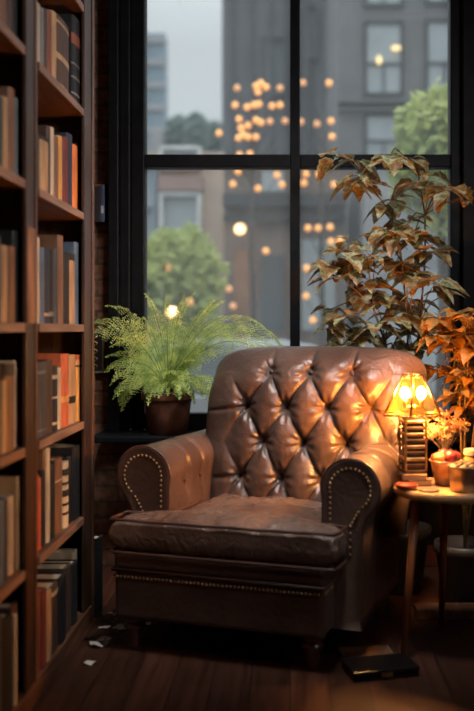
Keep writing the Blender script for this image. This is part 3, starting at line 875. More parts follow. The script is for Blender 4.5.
# tin pot in front with succulent
o = thing('tin_pot', (.668, 3.438, TZ), 'ribbed metal pot with small plants at the front of the side table', 'pot')
tin = mat('warm_tin', (0.52, 0.38, 0.26), (0.36, 0.25, 0.16), rough=.32, scale=16, metal=.8)
n = 40
rows = []
for r, z in [(.050, 0), (.054, .003), (.058, .045), (.060, .085), (.066, .092), (.066, .099), (.061, .099), (.056, .085), (.05, .08)]:
    rows.append([((r + .0015 * cos(10 * 2 * pi * k / n)) * cos(2 * pi * k / n), (r + .0015 * cos(10 * 2 * pi * k / n)) * sin(2 * pi * k / n), z) for k in range(n)])
MB().grid(rows, closed=True, cap=True).build('pot_body', tin, o, smooth=True)
MB().lathe([(.052, .078), (.03, .084), (.004, .086)], (0, 0, 0), 20).build('soil', M['soil'], o)
lf = MB()
for k in range(42):
    a = rnd.uniform(0, 2 * pi); r = rnd.uniform(.0, .05); s = rnd.uniform(.010, .017)
    lf.ball((r * cos(a), r * sin(a), .092 + rnd.uniform(0, .022) * (1 - r / .06)), s, 7, 5, (1, .7, .55))
lf.build('foliage', mat('succulent', (0.34, 0.13, 0.05), (0.16, 0.16, 0.05), rough=.5, scale=28), o, smooth=True)
# glass jar at right
o = thing('jar', (.738, 3.600, TZ), 'amber glass jar with a pale lid at the right of the side table', 'jar')
MB().lathe([(.040, 0), (.046, .006), (.046, .095), (.038, .108), (.038, .118)], (0, 0, 0), 28).build('jar_body', mat('amber_jar', (0.50, 0.26, 0.08), (0.35, 0.17, 0.05), rough=.15, scale=6), o, smooth=True)
MB().lathe([(.042, .116), (.043, .119), (.043, .136), (.040, .139)], (0, 0, 0), 28).build('lid', mat('jar_lid', (0.62, 0.46, 0.28), rough=.4), o)
# vase with dried flowers
VX, VY = .635, 3.690
o = thing('flower_vase', (VX, VY, TZ), 'bunch of orange dried flowers in a small vase behind the fruit bowl', 'flowers')
MB().lathe([(.028, 0), (.036, .010), (.040, .05), (.030, .09), (.022, .115), (.026, .125), (.020, .124), (.016, .11)], (0, 0, 0), 28).build('vase', mat('vase_glaze', (0.22, 0.11, 0.06), rough=.3), o, smooth=True)
st, fl = MB(), MB()
for k in range(30):
    a = rnd.uniform(0, 2 * pi); rr = rnd.uniform(.01, .10); z = .185 + rnd.uniform(0, .10) * (1 - rr * 6)
    c = Vector((rr * cos(a) - .012, rr * sin(a) * .6, z))
    st.tube([(0, 0, .10), (c.x * .4, c.y * .4, .15), c], .0014, 5)
    for q in range(26):
        d = Vector((rnd.gauss(0, 1), rnd.gauss(0, 1), rnd.gauss(0, 1))).normalized() * rnd.uniform(.012, .030)
        p = c + d; s = rnd.uniform(.005, .010)
        u = d.orthogonal().normalized() * s; v = d.cross(u).normalized() * s
        w = d.normalized() * s * .6
        fl.add([p - u, p - v * .6 + w, p + u, p + v * .6 + w], [(0, 1, 2, 3)])
st.build('stem', M['stem'], o); fl.build('blossom', M['flower'], o)

# ------------------------------------------------------------------ plants
def leaf(mb, p, d, up, L, W, droop=.4, ser=True, fold=.25):
    d = d.normalized()
    s = d.cross(up)
    s = s.normalized() if s.length > 1e-4 else d.orthogonal().normalized()
    nrm = s.cross(d).normalized()
    k = 8
    mid, le, ri = [], [], []
    for i in range(k + 1):
        t = i / k
        w = W * (sin(pi * t ** .75) ** .9 if 0 < t < 1 else 0.0)
        if ser and 0 < i < k: w *= 1.08 if i % 2 else .86
        c = p + d * (L * t) + Vector((0, 0, -1)) * (droop * L * t * t)
        mid.append(c); le.append(c + s * w + nrm * w * fold); ri.append(c - s * w + nrm * w * fold)
    vs = mid + le + ri
    fs = []
    m = k + 1
    for i in range(k):
        fs.append((i, i + 1, m + i + 1, m + i)); fs.append((i + 1, i, 2 * m + i, 2 * m + i + 1))
    mb.add(vs, fs)

# fern
pot = thing('potted_fern', (at(168, 433, 4.62).x, 4.62, WZ0 + .031), 'lush green fern in a dark terracotta pot on the window sill', 'plant')
MB().lathe([(.092, 0), (.099, .004), (.118, .150), (.122, .172), (.134, .174), (.136, .178), (.136, .214), (.132, .220), (.114, .218), (.108, .17), (.02, .165)], (0, 0, 0), 40).build('pot', M['terracotta'], pot, smooth=True)
MB().lathe([(.112, .192), (.05, .200), (.004, .202)], (0, 0, 0), 24).build('soil', M['soil'], pot)
fl, fs = MB(), MB()
def frond(az, el, L, droop, wid, base=(0, 0, .20), bend=0.0):
    pts = []
    sy_ = sin(az) * (.22 if sin(az) > 0 else 1)       # kept clear of the window pane
    d0 = Vector((cos(az) * cos(el), sy_ * cos(el), sin(el))).normalized()
    facing = Vector((rnd.uniform(-.2, .2), rnd.uniform(-1.1, -.25), .75))
    p = Vector(base); d = d0.copy()
    N = max(12, int(L / .0215))
    for i in range(N + 1):
        pts.append(p.copy())
        d = (d + Vector((bend * .02, 0, -droop / N * (.4 + 1.6 * i / N)))).normalized()
        p = p + d * (L / N)
    fs.tube(pts, [.0026 * (1 - .7 * i / N) for i in range(N + 1)], 5)
    for i in range(3, N + 1):
        t = i / N
        T = (pts[i] - pts[i - 1]).normalized()
        S = T.cross(facing)
        S = S.normalized() if S.length > .1 else Vector((1, 0, 0))
        w = wid * (sin(pi * min(1, (t * .92 + .12))) ** .8)
        for sg in (-1, 1):
            dr = (S * sg + T * .55 + Vector((0, 0, -.35 + rnd.uniform(-.3, .3)))).normalized()
            nv = dr.cross(T).normalized()
            cr_ = nv.cross(dr).normalized()
            w *= rnd.uniform(.7, 1.1)
            K = max(3, int(w / .0095))
            for q in range(K):
                tt = (q + .4) / K
                c = pts[i] + dr * (w * tt) + Vector((0, 0, -.25 * w * tt * tt))
                pl = .0160 * (1 - .6 * tt) * (.7 + .6 * rnd.random()); pw = .0036
                for s2 in (-1, 1):
                    e = (cr_ * s2 + dr * .5 + nv * rnd.uniform(-.3, .3)).normalized()
                    g = dr
                    fl.add([c, c + e * pl * .5 + g * pw, c + e * pl, c + e * pl * .5 - g * pw], [(0, 1, 2, 3)])
specs = []
for k in range(40):
    az = rnd.uniform(0, 2 * pi)
    if sin(az) > .35 and rnd.random() < .75: az = -az
    el = R(rnd.uniform(38, 80))
    L_ = rnd.uniform(.34, .52)
    if sin(az) < -.3: L_ *= .62; el = max(el, R(52))
    elif cos(az) < -.5: L_ *= .86
    specs.append((az, el, L_, rnd.uniform(1.9, 3.0), rnd.uniform(.045, .075)))
specs += [(R(168), R(72), .60, 2.0, .10), (R(178), R(64), .58, 2.2, .10), (R(120), R(80), .56, 1.6, .10), (R(70), R(76), .58, 1.7, .10), (R(30), R(72), .58, 2.0, .10), (R(10), R(66), .54, 2.2, .10), (R(172), R(70), .58, 1.5, .09), (R(165), R(62), .56, 1.6, .09), (R(190), R(58), .50, 2.2, .10), (R(182), R(44), .42, 2.2, .10), (R(200), R(52), .48, 2.4, .11),
          (R(150), R(78), .54, .9, .08), (R(100), R(86), .52, .8, .08), (R(60), R(80), .54, 1.0, .08), (R(-20), R(66), .58, 1.7, .09), (R(-40), R(50), .42, 2.3, .09), (R(-70), R(58), .32, 2.4, .10), (R(-110), R(60), .32, 2.4, .10), (R(215), R(55), .48, 2.4, .11), (R(235), R(58), .46, 2.4, .11),
          (R(20), R(74), .60, 1.3, .08), (R(-5), R(76), .58, 1.2, .08), (R(-15), R(45), .42, 2.2, .10), (R(185), R(66), .56, 2.3, .10), (R(205), R(66), .54, 2.6, .11)]
for az_, el_, l_, dr_, w_ in specs: frond(az_, el_, l_ * (.74 if cos(az_) < -.5 else .95), dr_, w_ * .72)
frond(R(-6), R(66), .84, 2.45, .085)
frond(R(-8), R(64), .80, 2.5, .08)
frond(R(-2), R(72), .74, 2.3, .08)
frond(R(-14), R(60), .78, 2.5, .07)
frond(R(185), R(74), .62, 2.1, .09)
frond(R(192), R(70), .66, 2.3, .09)
frond(R(175), R(78), .60, 1.9, .09)
fs.build('stem', M['fernstem'], pot, smooth=True)
fl.build('foliage', M['fern'], pot)

# tall autumn-leaved plant behind the chair
def cluster(lm, sm, c, root, n, L, mixd=0.4, spread=1.0):
    c = Vector(c)
    for k in range(n):
        a = 2 * pi * k / n + rnd.uniform(-.3, .3)
        d = Vector((cos(a), sin(a) * .8, rnd.uniform(-.35, .45)))
        st = c + d.normalized() * .02
        l = L * rnd.uniform(.7, 1.15)
        sm.tube([c, st], .0016, 5)
        leaf(lm, st, d, Vector((0, 0, 1)) + Vector((rnd.uniform(-.4, .4), rnd.uniform(-.6, .2), 0)), l, l * rnd.uniform(.34, .46), rnd.uniform(.25, .8) * spread)
    if root is not None:
        r = Vector(root)
        mid = (r + c) / 2 + Vector((0, 0, .03))
        sm.tube([r, mid, c], [.0035, .003, .002], 6)
PY = 4.50
def P2(px, py, dy=0): return at(px, py, PY + dy)
plant = thing('leafy_plant', (.53, 4.37, 0), 'tall leafy plant with mottled green and rust leaves against the window', 'plant')
MB().lathe([(.10, 0), (.11, .01), (.14, .26), (.155, .27), (.155, .31), (.14, .31), (.13, .27), (.01, .265)], (0, 0, 0), 36).build('pot', mat('dark_pot', (0.03, 0.022, 0.02), rough=.5), plant, smooth=True)
lm, sm = MB(), MB()
O = Vector((.53, 4.37, 0))
main1 = [(.53, 4.37, .27), P2(405, 420, -.12), P2(408, 330), P2(402, 262), P2(392, 215), P2(372, 188), P2(360, 172)]
main2 = [(.54, 4.38, .27), P2(412, 420, -.11), P2(420, 320, .05), P2(425, 262, .05), P2(425, 215, .05), P2(418, 172, .05), P2(400, 152, .05)]
main3 = [(.52, 4.36, .27), P2(396, 420, -.13), P2(386, 345, -.04), P2(372, 305, -.04), P2(350, 285, -.04), P2(335, 268, -.04)]
for m_ in (main1, main2, main3): sm.tube(m_, [.007, .006, .0055, .005, .004, .003, .0025][:len(m_)], 7)
cl = [(355, 158, 360, 172, 6, .12), (390, 156, 400, 152, 7, .12), (336, 158, 360, 172, 3, .11), (408, 160, 418, 172, 5, .11),
      (363, 186, 372, 188, 6, .13), (358, 182, 360, 172, 5, .12), (384, 205, 392, 215, 6, .12), (418, 180, 418, 172, 5, .13), (450, 192, 425, 215, 6, .13), (444, 186, 425, 215, 4, .12),
      (410, 225, 425, 215, 7, .14), (395, 232, 402, 262, 7, .14), (422, 240, 425, 262, 7, .14), (380, 240, 402, 262, 6, .12), (432, 255, 425, 262, 6, .13),
      (345, 250, 350, 285, 5, .12), (330, 268, 335, 268, 7, .14), (352, 262, 350, 285, 6, .13), (372, 262, 372, 305, 7, .13), (398, 268, 402, 262, 7, .14), (415, 275, 408, 330, 7, .14), (436, 285, 420, 320, 6, .14),
      (365, 292, 372, 305, 7, .14), (388, 298, 386, 345, 7, .13), (408, 305, 408, 330, 7, .14), (345, 318, 372, 305, 6, .13), (330, 322, 372, 305, 4, .11), (350, 330, 386, 345, 6, .12), (378, 325, 386, 345, 7, .13), (402, 330, 408, 330, 7, .14), (425, 325, 420, 320, 7, .14),
      (395, 350, 386, 345, 6, .13), (415, 352, 408, 330, 7, .13), (438, 345, 420, 320, 7, .14), (340, 345, 386, 345, 4, .11)]
cl = cl + [(px + rnd.uniform(-14, 14), py + rnd.uniform(-12, 12), rx, ry, n - 2, L * .8) for px, py, rx, ry, n, L in cl if py > 170] 
for (px, py, rx, ry, n, L) in cl:
    dy = rnd.uniform(-.10, .10)
    cluster(lm, sm, P2(px + rnd.uniform(-3, 3), py + rnd.uniform(-3, 3), dy), P2(rx, ry), n, L * .98)
for mb in (lm, sm): mb.v = [(x - O.x, y - O.y, z) for x, y, z in mb.v]
sm.build('stem', M['stem'], plant, smooth=True)
lm.build('foliage', M['leaf_mixed'], plant)

plant = thing('orange_shrub', (.80, 4.12, 0), 'bushy shrub with orange leaves glowing behind the side table', 'plant')
MB().lathe([(.09, 0), (.10, .01), (.13, .24), (.14, .25), (.14, .29), (.125, .29), (.12, .25), (.01, .245)], (0, 0, 0), 36).build('pot', mat('black_pot', (0.025, 0.022, 0.022), rough=.5), plant, smooth=True)
lm, sm = MB(), MB()
O = Vector((.80, 4.12, 0))
mains = []
for px, py in ((452, 330), (470, 325), (458, 360), (466, 374), (485, 350), (500, 380), (462, 396), (478, 405)):
    c = at(px, py, 4.10 + rnd.uniform(-.08, .08))
    sm.tube([(.80, 4.12, .25), (c.x * .4 + .80 * .6, 4.12, .25 + (c.z - .25) * .55), c], [.006, .005, .003], 6)
    mains.append(c)
for k in range(52):
    c0 = mains[k % len(mains)]
    c = c0 + Vector((rnd.uniform(-.09, .09), rnd.uniform(-.10, .10), rnd.uniform(-.12, .12)))
    cluster(lm, sm, c, c0, 6, .085)
for mb in (lm, sm): mb.v = [(x - O.x, y - O.y, z) for x, y, z in mb.v]
sm.build('stem', M['stem'], plant, smooth=True)
lm.build('foliage', M['leaf_orange'], plant)

# ------------------------------------------------------------------ on the floor
PAPER = mat('torn_paper', (0.68, 0.63, 0.57), (0.50, 0.45, 0.39), rough=.85, scale=20)
DRY = mat('dry_scrap', (0.16, 0.10, 0.06), (0.08, 0.05, 0.03), rough=.8, scale=20)
def scrap(px, py, s, m_, label, grp, name):
    Y = EYE * F / (py - CY); X = (px - CX) / F * Y
    k = rnd.randint(5, 7)
    a0 = rnd.uniform(0, 6)
    ring = []
    for i in range(k):
        a = a0 + 2 * pi * i / k
        r = s * rnd.uniform(.6, 1.15)
        ring.append((r * cos(a), r * .75 * sin(a), rnd.uniform(.002, .020)))
    mb = MB()
    vs = [(0, 0, rnd.uniform(.006, .018))] + ring
    lo = min(v[2] for v in vs)
    vs = [(x, y, z - lo + .0004) for x, y, z in vs]
    vs += [(x, y, z + .0008) for x, y, z in vs]
    q = k + 1
    fsx = []
    for i in range(k):
        j = i % k + 1; l = (i + 1) % k + 1
        fsx.append((0, l, j)); fsx.append((q, q + j, q + l)); fsx.append((j, l, q + l, q + j))
    o = mb.add(vs, fsx).build(name, m_, None, loc=(X, Y, 0))
    return tag(o, label, 'litter', grp)
scr = [(106, 640, .030, 0, 'white torn paper scrap on the floor close left of the front chair leg'), (122, 628, .045, 0, 'largest white paper scrap, right behind the left chair leg'), (150, 625, .030, 0, 'white paper scrap lying just right of the left chair leg'),
       (96, 647, .026, 0, 'pale paper scrap on the floor nearest the plinth'), (89, 664, .022, 0, 'lone pale scrap on the open floor nearest the viewer'), (163, 622, .028, 0, 'pale paper scrap under the front edge of the armchair'),
       (115, 614, .030, 0, 'pale paper scrap farthest back by the portfolio'), (176, 620, .024, 0, 'small pale paper scrap deepest under the armchair'), (104, 628, .024, 0, 'small pale scrap between the plinth and the chair leg')]
for px, py, s, k, lab in scr: scrap(px, py, s * 1.25, PAPER, lab, 'paper scraps by the bookcase', 'paper_scrap')
for k in range(46):
    px = rnd.uniform(84, 200); py = rnd.uniform(609, 652) if px < 135 else rnd.uniform(609, 634)
    if px < 97: py = max(py, 640)
    scrap(px, py, rnd.uniform(.012, .026), DRY, 'small brown dry leaf scrap littered on the floor at the left chair leg', 'dry leaf litter by the bookcase', 'leaf_scrap')

def fl_at(px, py):
    Y = EYE * F / (py - CY); return (px - CX) / F * Y, Y
x, y = fl_at(380, 672)
o = thing('black_case', (x, y, 0), 'flat glossy black case on the floor beside the front table leg', 'case', None, R(14))
gb = mat('gloss_black', (0.012, 0.010, 0.010), rough=.22)
MB().box((-.125, -.075, 0), (.125, .075, .020)).build('case_bottom', gb, o, bevel=.004)
MB().box((-.127, -.077, .021), (.127, .077, .036)).build('case_lid', gb, o, bevel=.005)
MB().box((-.02, -.081, .012), (.02, -.076, .026)).build('clasp', M['brass'], o)
x, y = fl_at(368, 655)
o = tag(MB().box((-.10, -.055, 0), (.10, .055, .012)).build('notebook', BM['brown'], None, loc=(x - .01, y + .01, 0), bevel=.002), 'brown notebook on the floor between chair leg and black case', 'notebook')
o.rotation_euler = (0, 0, R(8))
MB().box((-.097, -.053, .0015), (.102, .0535, .0105)).build('page_block', PAGE, o)
tag(MB().box((-.38, -.05, 0), (.38, .05, .05)).build('lit_floor_strip', M['shelfwood'], None, loc=(.93, 3.95, 0), bevel=.006), 'low wooden strip added for the lit band of floor behind the side table', 'lit_floor_strip')  # strip added in place of the lit floor band behind the table

# ------------------------------------------------------------------ the street outside
GZ = -.25
tag(MB().box((-60, 5.3, GZ - .2), (60, 140, GZ)).build('street', mat('wet_asphalt', (0.13, 0.13, 0.135), (0.08, 0.08, 0.085), rough=.35, scale=2), None), None, None, None, 'structure')
EX = {
 'tower': mat('grey_stone', (0.185, 0.185, 0.195), (0.150, 0.150, 0.160), rough=.9, scale=.6, stretch=(2, 2, .2)),
 'tower_dark': mat('dark_stone', (0.14, 0.14, 0.15), rough=.9, scale=.6),
 'block': mat('mid_grey_stone', (0.175, 0.168, 0.172), (0.135, 0.13, 0.134), rough=.9, scale=.8),
 'blue': mat('blue_glass_tower', (0.26, 0.33, 0.38), (0.20, 0.27, 0.32), rough=.5, scale=.3),
 'tanb': mat('tan_brick', (0.58, 0.44, 0.35), (0.48, 0.36, 0.28), rough=.9, scale=1.5),
 'white': mat('white_trim', (0.78, 0.78, 0.76), rough=.8),
 'brownf': mat('brown_shopfront', (0.20, 0.155, 0.130), (0.15, 0.112, 0.095), rough=.8, scale=1.2),
 'door': mat('orange_brown_door', (0.30, 0.15, 0.075), (0.22, 0.1, 0.05), rough=.6, scale=3),
 'pane': mat('pale_window_glass', (0.40, 0.44, 0.45), (0.30, 0.34, 0.36), rough=.15, scale=.5),
 'panedark': mat('dark_window_glass', (0.12, 0.14, 0.15), rough=.12, scale=.5),
 'frame': mat('dark_sash', (0.05, 0.05, 0.055), rough=.6),
 'far': mat('distant_wall', (0.42, 0.40, 0.40), (0.32, 0.32, 0.34), rough=.9, scale=.2),
 'redroof': mat('distant_brick', (0.42, 0.27, 0.23), rough=.9, scale=.2),
 'bark': mat('bark', (0.07, 0.055, 0.045), rough=.9, scale=6),
 'green': mat('tree_leaves', (0.52, 0.56, 0.18), (0.34, 0.42, 0.14), rough=.6, scale=.9, trans=.4),
 'greend': mat('tree_leaves_dark', (0.30, 0.42, 0.12), (0.17, 0.28, 0.07), rough=.6, scale=.9, trans=.4),
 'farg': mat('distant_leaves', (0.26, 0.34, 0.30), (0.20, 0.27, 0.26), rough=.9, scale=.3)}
def building(name, px0, px1, ytop, Y, depth, m_, label):
    x0, x1 = at(px0, 0, Y).x, at(px1, 0, Y).x
    zt = at(0, ytop, Y).z
    o = thing(name, ((x0 + x1) / 2, Y, GZ), label, 'building')
    w = (x1 - x0) / 2
    MB().box((-w, 0, 0), (w, depth, zt - GZ)).build('wall', m_, o)
    return o
def bwin(o, px0, px1, y0, y1, Y, m_, fm, sash=True, dpt=.12):
    a, b_ = at(px0, y1, Y), at(px1, y0, Y)
    ox, oy, oz = o.location
    x0, x1, z0, z1 = a.x - ox, b_.x - ox, a.z - oz, b_.z - oz
    w = (x1 - x0) * .07
    f = MB().box((x0 - w, -dpt, z0 - w), (x0 + w * .4, 0, z1 + w)).box((x1 - w * .4, -dpt, z0 - w), (x1 + w, 0, z1 + w)).box((x0, -dpt, z0 - w), (x1, 0, z0 + w * .4)).box((x0, -dpt, z1 - w * .4), (x1, 0, z1 + w))
    if sash:
        zm = z0 + (z1 - z0) * .42
        f.box((x0, -dpt, zm - w * .4), (x1, 0, zm + w * .4))
        xm = (x0 + x1) / 2
        f.box((xm - w * .3, -dpt, z0), (xm + w * .3, 0, zm))
    fo = f.build('window', fm, o)
    MB().box((x0, -.04, z0), (x1, -.01, z1)).build('pane', m_, fo)
    return fo
T1 = building('grey_tower', 222, 352, -500, 42, 12, EX['tower'], 'plain grey stone tower rising past the window top, left of centre')
rb = MB()
w = (at(352, 0, 42).x - at(222, 0, 42).x) / 2
for k in range(7):
    x = -w + .35 + k * (2 * w - .7) / 6
    rb.box((x - .13, -.35, 0), (x + .13, 0, 36))
rb.build('pilaster', EX['tower_dark'], T1)
for (a, c, y0, y1) in ((262, 285, 40, 96), (304, 316, 10, 60), (325, 333, -10, 70)):
    bwin(T1, a, c, y0, y1, 42, EX['panedark'], EX['tower_dark'], False, .4)
B1 = building('stone_block', 338, 520, -400, 30, 10, EX['block'], 'grey stone building with sash windows behind the upper right pane')
for (a, c, y0, y1) in ((366, 401, 24, 94), (366, 401, -60, 5), (366, 401, 116, 160), (427, 462, 22, 94), (427, 462, -60, 3), (427, 462, 116, 160), (366, 401, 190, 250), (427, 462, 190, 250)):
    fo = bwin(B1, a, c, y0, y1, 30, EX['pane'], EX['frame'])
cb = MB()
for y in (108, 10 - 0 + 96, 175):
    z = at(0, y, 30).z - GZ
    cb.box((at(338, 0, 30).x - B1.location.x, -.30, z - .12), (at(520, 0, 30).x - B1.location.x, 0, z + .12))
cb.build('cornice', EX['block'], B1)
wl = mat('warm_window_lamp', (1, .8, .4), rough=.5, emit=((1.0, .66, .26), 1.5))
for px, py, s in ((396, 48, (1.5, .4, .8)), (379, 60, (.8, .4, 1.4))):
    p = at(px, py, 29.7)
    tag(MB().ball((0, 0, 0), .11, 12, 8, s).build('window_lamp', wl, None, loc=p, smooth=True), 'warm lamp glowing in the stone building window, ' + ('upper right, wide' if px > 390 else 'lower left, tall'), 'lamp', 'lamps in the stone building window')
T2 = building('glass_tower', 120, 165, 33, 80, 2, EX['blue'], 'distant blue glass tower at the left edge of the upper left pane')
rb = MB()
w = (at(166, 0, 80).x - at(120, 0, 80).x) / 2
for k in range(14): rb.box((-w, -.25, 2 * k + 1), (w, 0, 2 * k + 1.5))
rb.build('floor_band', EX['far'], T2)
B2 = building('tan_brick_building', 118, 224, 152, 22, 6, EX['tanb'], 'tan brick building with a white framed window behind the green tree')
bwin(B2, 163, 199, 196, 236, 22, EX['pane'], EX['white'], False, .25)
bwin(B2, 163, 199, 150, 168, 22, EX['pane'], EX['white'], False, .25)
bwin(B2, 120, 155, 165, 240, 22, EX['pane'], EX['blue'], True, .2)
z0, z1 = at(0, 192, 22).z - GZ, at(0, 178, 22).z - GZ
MB().box((at(160, 0, 22).x - B2.location.x, -.3, z0), (at(204, 0, 22).x - B2.location.x, 0, z1)).build('lintel', EX['redroof'], B2)
B3 = building('low_skyline', 150, 232, 132, 70, 8, EX['far'], 'pale low building far off under the sky between the towers')
MB().box((-2.4, -.4, 0), (2.6, -.01, (at(0, 145, 70).z - GZ))).build('brick_front', EX['redroof'], B3)
S1 = building('shopfront', 224, 345, 160, 18, 5, EX['brownf'], 'dark brown shopfront with an orange lit door below the grey tower')
ox = S1.location.x
def sx(px): return at(px, 0, 18).x - ox
def sz(py): return at(0, py, 18).z - GZ
MB().box((sx(224), -.35, sz(208)), (sx(345), 0, sz(196))).box((sx(224), -.2, sz(222)), (sx(345), 0, sz(216))).build('cornice', EX['frame'], S1)
MB().box((sx(234), -.06, 0), (sx(255), -.01, sz(250))).build('door', EX['door'], S1)
MB().box((sx(262), -.06, sz(330)), (sx(284), -.01, sz(255))).build('shop_window', EX['panedark'], S1)
MB().box((sx(302), -.06, sz(330)), (sx(335), -.01, sz(240))).build('shop_window', EX['pane'], S1)
MB().box((sx(262), -.08, sz(192)), (sx(284), -.01, sz(172))).build('sign_board', EX['pane'], S1)
S2 = building('pale_shopfront', 364, 560, 165, 17, 5, mat('pale_grey_front', (0.30, 0.30, 0.31), (0.22, 0.22, 0.23), rough=.8, scale=1), 'grey shopfront behind the leafy plant in the lower right pane')
MB().box((-1.4, -.06, .3), (-.1, -.01, 2.6)).build('shop_window', EX['pane'], S2)
MB().box((.2, -.06, .3), (1.7, -.01, 2.6)).build('shop_window', EX['panedark'], S2)

def tree(name, px, ytop, ybot, Y, halfpx, n, m_, label, s=.10):
    c = at(px, 0, Y).x
    zt, zb = at(0, ytop, Y).z, at(0, ybot, Y).z
    o = thing(name, (c, Y, GZ), label, 'tree')
    MB().tube([(0, 0, 0), (.05, 0, (zb - GZ) * .6), (0, 0, (zt + zb) / 2 - GZ)], [.09, .07, .04], 8).build('trunk', EX['bark'], o, smooth=True)
    f = MB()
    rx = halfpx / F * Y; rz = (zt - zb) / 2; zc = (zt + zb) / 2 - GZ
    r2 = random.Random(px)
    for k in range(n):
        d = Vector((r2.gauss(0, 1), r2.gauss(0, 1), r2.gauss(0, 1))).normalized()
        q = r2.uniform(.45, 1) * (1 + .25 * noise.noise(d * 2.2 + Vector((px, 0, 0))))
        p = Vector((d.x * rx * q, d.y * rx * q, zc + d.z * rz * q))
        a = Vector((r2.gauss(0, 1), r2.gauss(0, 1), r2.gauss(0, 1))).normalized() * s
        b_ = a.orthogonal().normalized() * s * .55
        f.add([p - a, p + b_, p + a, p - b_], [(0, 1, 2, 3)])
    f.build('foliage', m_, o)
tree('green_tree', 178, 226, 345, 13, 46, 2600, EX['green'], 'bright green bushy tree outside behind the fern', .10)
tree('street_tree', 440, 85, 235, 10, 52, 2200, EX['green'], 'green leafy tree outside at the right edge of the window', .09)
for k, (px, yt, yb, hp) in enumerate(((178, 116, 152, 14), (196, 112, 152, 13), (214, 122, 152, 12))):
    tree('distant_tree', px, yt, yb, 58 + 3 * k, hp, 700, EX['farg'], ['leftmost', 'middle, tallest', 'rightmost'][k] + ' blue-green tree of the three on the far skyline', .30)

# parked car, its roof just above the chair back
cx_, cyr = -.55, 9.0
car = thing('parked_car', (cx_, cyr, GZ), 'light grey car parked in the street, roof above the sill', 'car')
cm = mat('silver_paint', (0.27, 0.285, 0.30), (0.25, 0.26, 0.275), rough=.25, scale=1, coat=.5)
def carprof(pts, hw0, hw1):
    rows = []
    for s, hw in ((-1, hw1), (-.96, hw0), (.96, hw0), (1, hw1)):
        rows.append([(x, s * .85, z) for x, z in pts])
    return rows
body = [(-2.0, .25), (-2.05, .55), (-1.95, .80), (-1.1, .92), (1.2, .92), (1.95, .78), (2.05, .50), (2.0, .25)]
cab = [(-1.25, .90), (-.65, 1.36), (-.3, 1.43), (.5, 1.42), (.8, 1.36), (1.35, .90)]
MB().grid(carprof(body, .85, .8), closed=True, cap=True).build('body', cm, car, bevel=.05)
MB().grid([[(x, y * (1 - .22 * (z - .9) / .5), z) for x, z in cab] for y in (-.80, .80)], closed=True, cap=True).build('cabin', cm, car, bevel=.06)
for sy in (-1, 1):
    MB().add([(-1.05, sy * .802, .95), (-.60, sy * .690, 1.30), (.65, sy * .690, 1.30), (1.08, sy * .802, .95)], [(0, 1, 2, 3)]).build('side_window', EX['panedark'], car)
    for x in (-1.3, 1.3):
        w_ = MB().lathe([(.20, -.1), (.31, -.09), (.32, 0), (.31, .09), (.20, .1)], (0, 0, 0), 24)
        w_.xform(Matrix.Translation((x, sy * .78, .32)) @ Matrix.Rotation(R(90), 4, 'X'))
        w_.build('wheel', EX['frame'], car, smooth=True)

# bare street tree wound with warm string lights, and the bulbs themselves
YS = 15.5
blb = [(256, 86), (261, 83), (266, 87), (258, 92), (280, 88), (237, 88), (235, 105), (247, 107), (254, 105), (259, 104), (272, 106), (280, 105), (239, 119), (256, 120), (248, 125.5), (261, 122.5), (270, 121.5), (285, 121),
       (241, 128), (238.5, 138), (243, 134.5), (248, 137), (256, 137), (239.5, 155), (250, 154), (219, 133), (233, 184), (238, 171.5), (277, 175), (282, 184.5), (258, 188.5), (266, 251), (189.5, 302), (233, 306), (229, 289), (170, 268),
       (329, 83), (331, 121), (317, 124), (332, 136.5), (306, 174), (319, 174), (334, 184.5), (304, 183), (308, 228), (318, 228), (330, 227), (331, 241.5), (340, 240), (306.5, 268), (306, 296), (313, 320), (303, 83), (301, 122)]
bulb_m = mat('string_bulb', (1, .7, .3), rough=.5, emit=((1.0, .30, .04), 1.15))
bulb_d = mat('string_bulb_dim', (1, .6, .3), rough=.5, emit=((1.0, .32, .07), .55))
bmesh_ = MB().ball((0, 0, 0), .058, 10, 7)
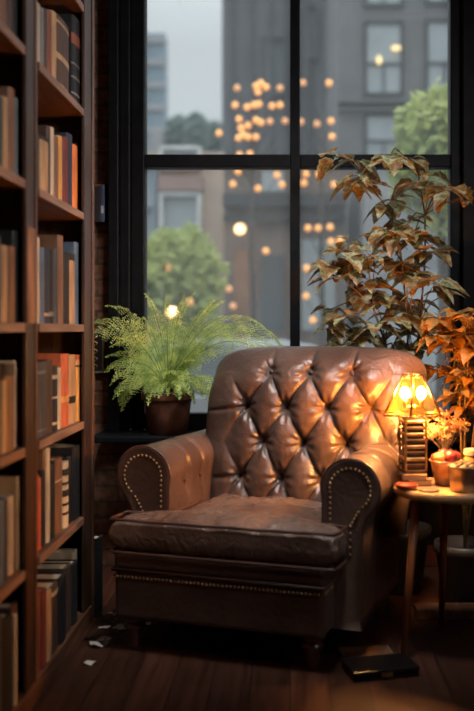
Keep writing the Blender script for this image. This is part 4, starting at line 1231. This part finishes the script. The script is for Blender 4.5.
for trx, sel, lab in ((252, [b_ for b_ in blb if 215 < b_[0] < 292], 'bare street tree with warm lights before the grey tower'), (322, [b_ for b_ in blb if b_[0] > 292], 'bare street tree with warm lights before the stone block')):
    c = at(trx, 0, YS).x
    o = thing('bare_tree', (c, YS + .1, GZ), lab, 'tree')
    MB().tube([(0, 0, 0), (.03, 0, 1.4), (-.02, 0, 2.8), (.02, 0, 5.2)], [.07, .055, .045, .02], 8).build('trunk', EX['bark'], o, smooth=True)
    br = MB()
    for (px, py) in sel:
        p = at(px, py, YS) - o.location
        z0 = max(.9, p.z - abs(p.x) * .9 - .35)
        br.tube([(0, 0, z0), (p.x * .55, p.y * .4, z0 + (p.z - z0) * .5), (p.x, p.y + .04, p.z)], [.016, .010, .005], 5)
    br.build('branch', EX['bark'], o)
first = {}
for i, (px, py) in enumerate(blb):
    dim = i in (4, 5, 16, 17, 32, 33, 34, 35, 52, 53, 38)
    p = at(px, py, YS) + Vector((0, 0, 0))
    if px < 215 and py > 200: p = at(px, py, 12.45)
    k = dim
    if k not in first:
        first[k] = bmesh_.build('string_light', bulb_d if dim else bulb_m, None, smooth=True); o = first[k]
    else:
        o = first[k].copy(); col.objects.link(o)
    o.location = p
    tag(o, ('dim' if dim else 'bright') + ' round amber string light blurred in the street outside', 'light', ('dim' if dim else 'bright') + ' string lights outside the window')
# the brightest wall lantern on the shopfront, and one behind the fern
lg = mat('lantern_glow', (1, .8, .5), rough=.5, emit=((1.0, .66, .30), 3.2))
for px, py, Y, r, lab in ((240, 229, 17.75, .11, 'brightest wall lantern glowing on the brown shopfront'), (172, 312, 11.0, .075, 'bright lantern glowing low behind the fern fronds')):
    o = thing('lantern', at(px, py, Y), lab, 'lantern')
    MB().ball((0, 0, 0), r, 14, 9).build('globe', lg, o, smooth=True)
    if Y > 15: MB().tube([(0, 0, r), (0, .1, r * 1.6), (0, .25, r * 1.6)], .02, 6).build('bracket', EX['frame'], o)
    else: MB().tube([(0, 0, -r), (0, 0, GZ - o.location.z)], .03, 8).build('post', EX['frame'], o)
    MB().lathe([(r * .5, r * .9), (r * .6, r), (r * .2, r * 1.35)], (0, 0, 0), 14).build('cap', EX['frame'], o)
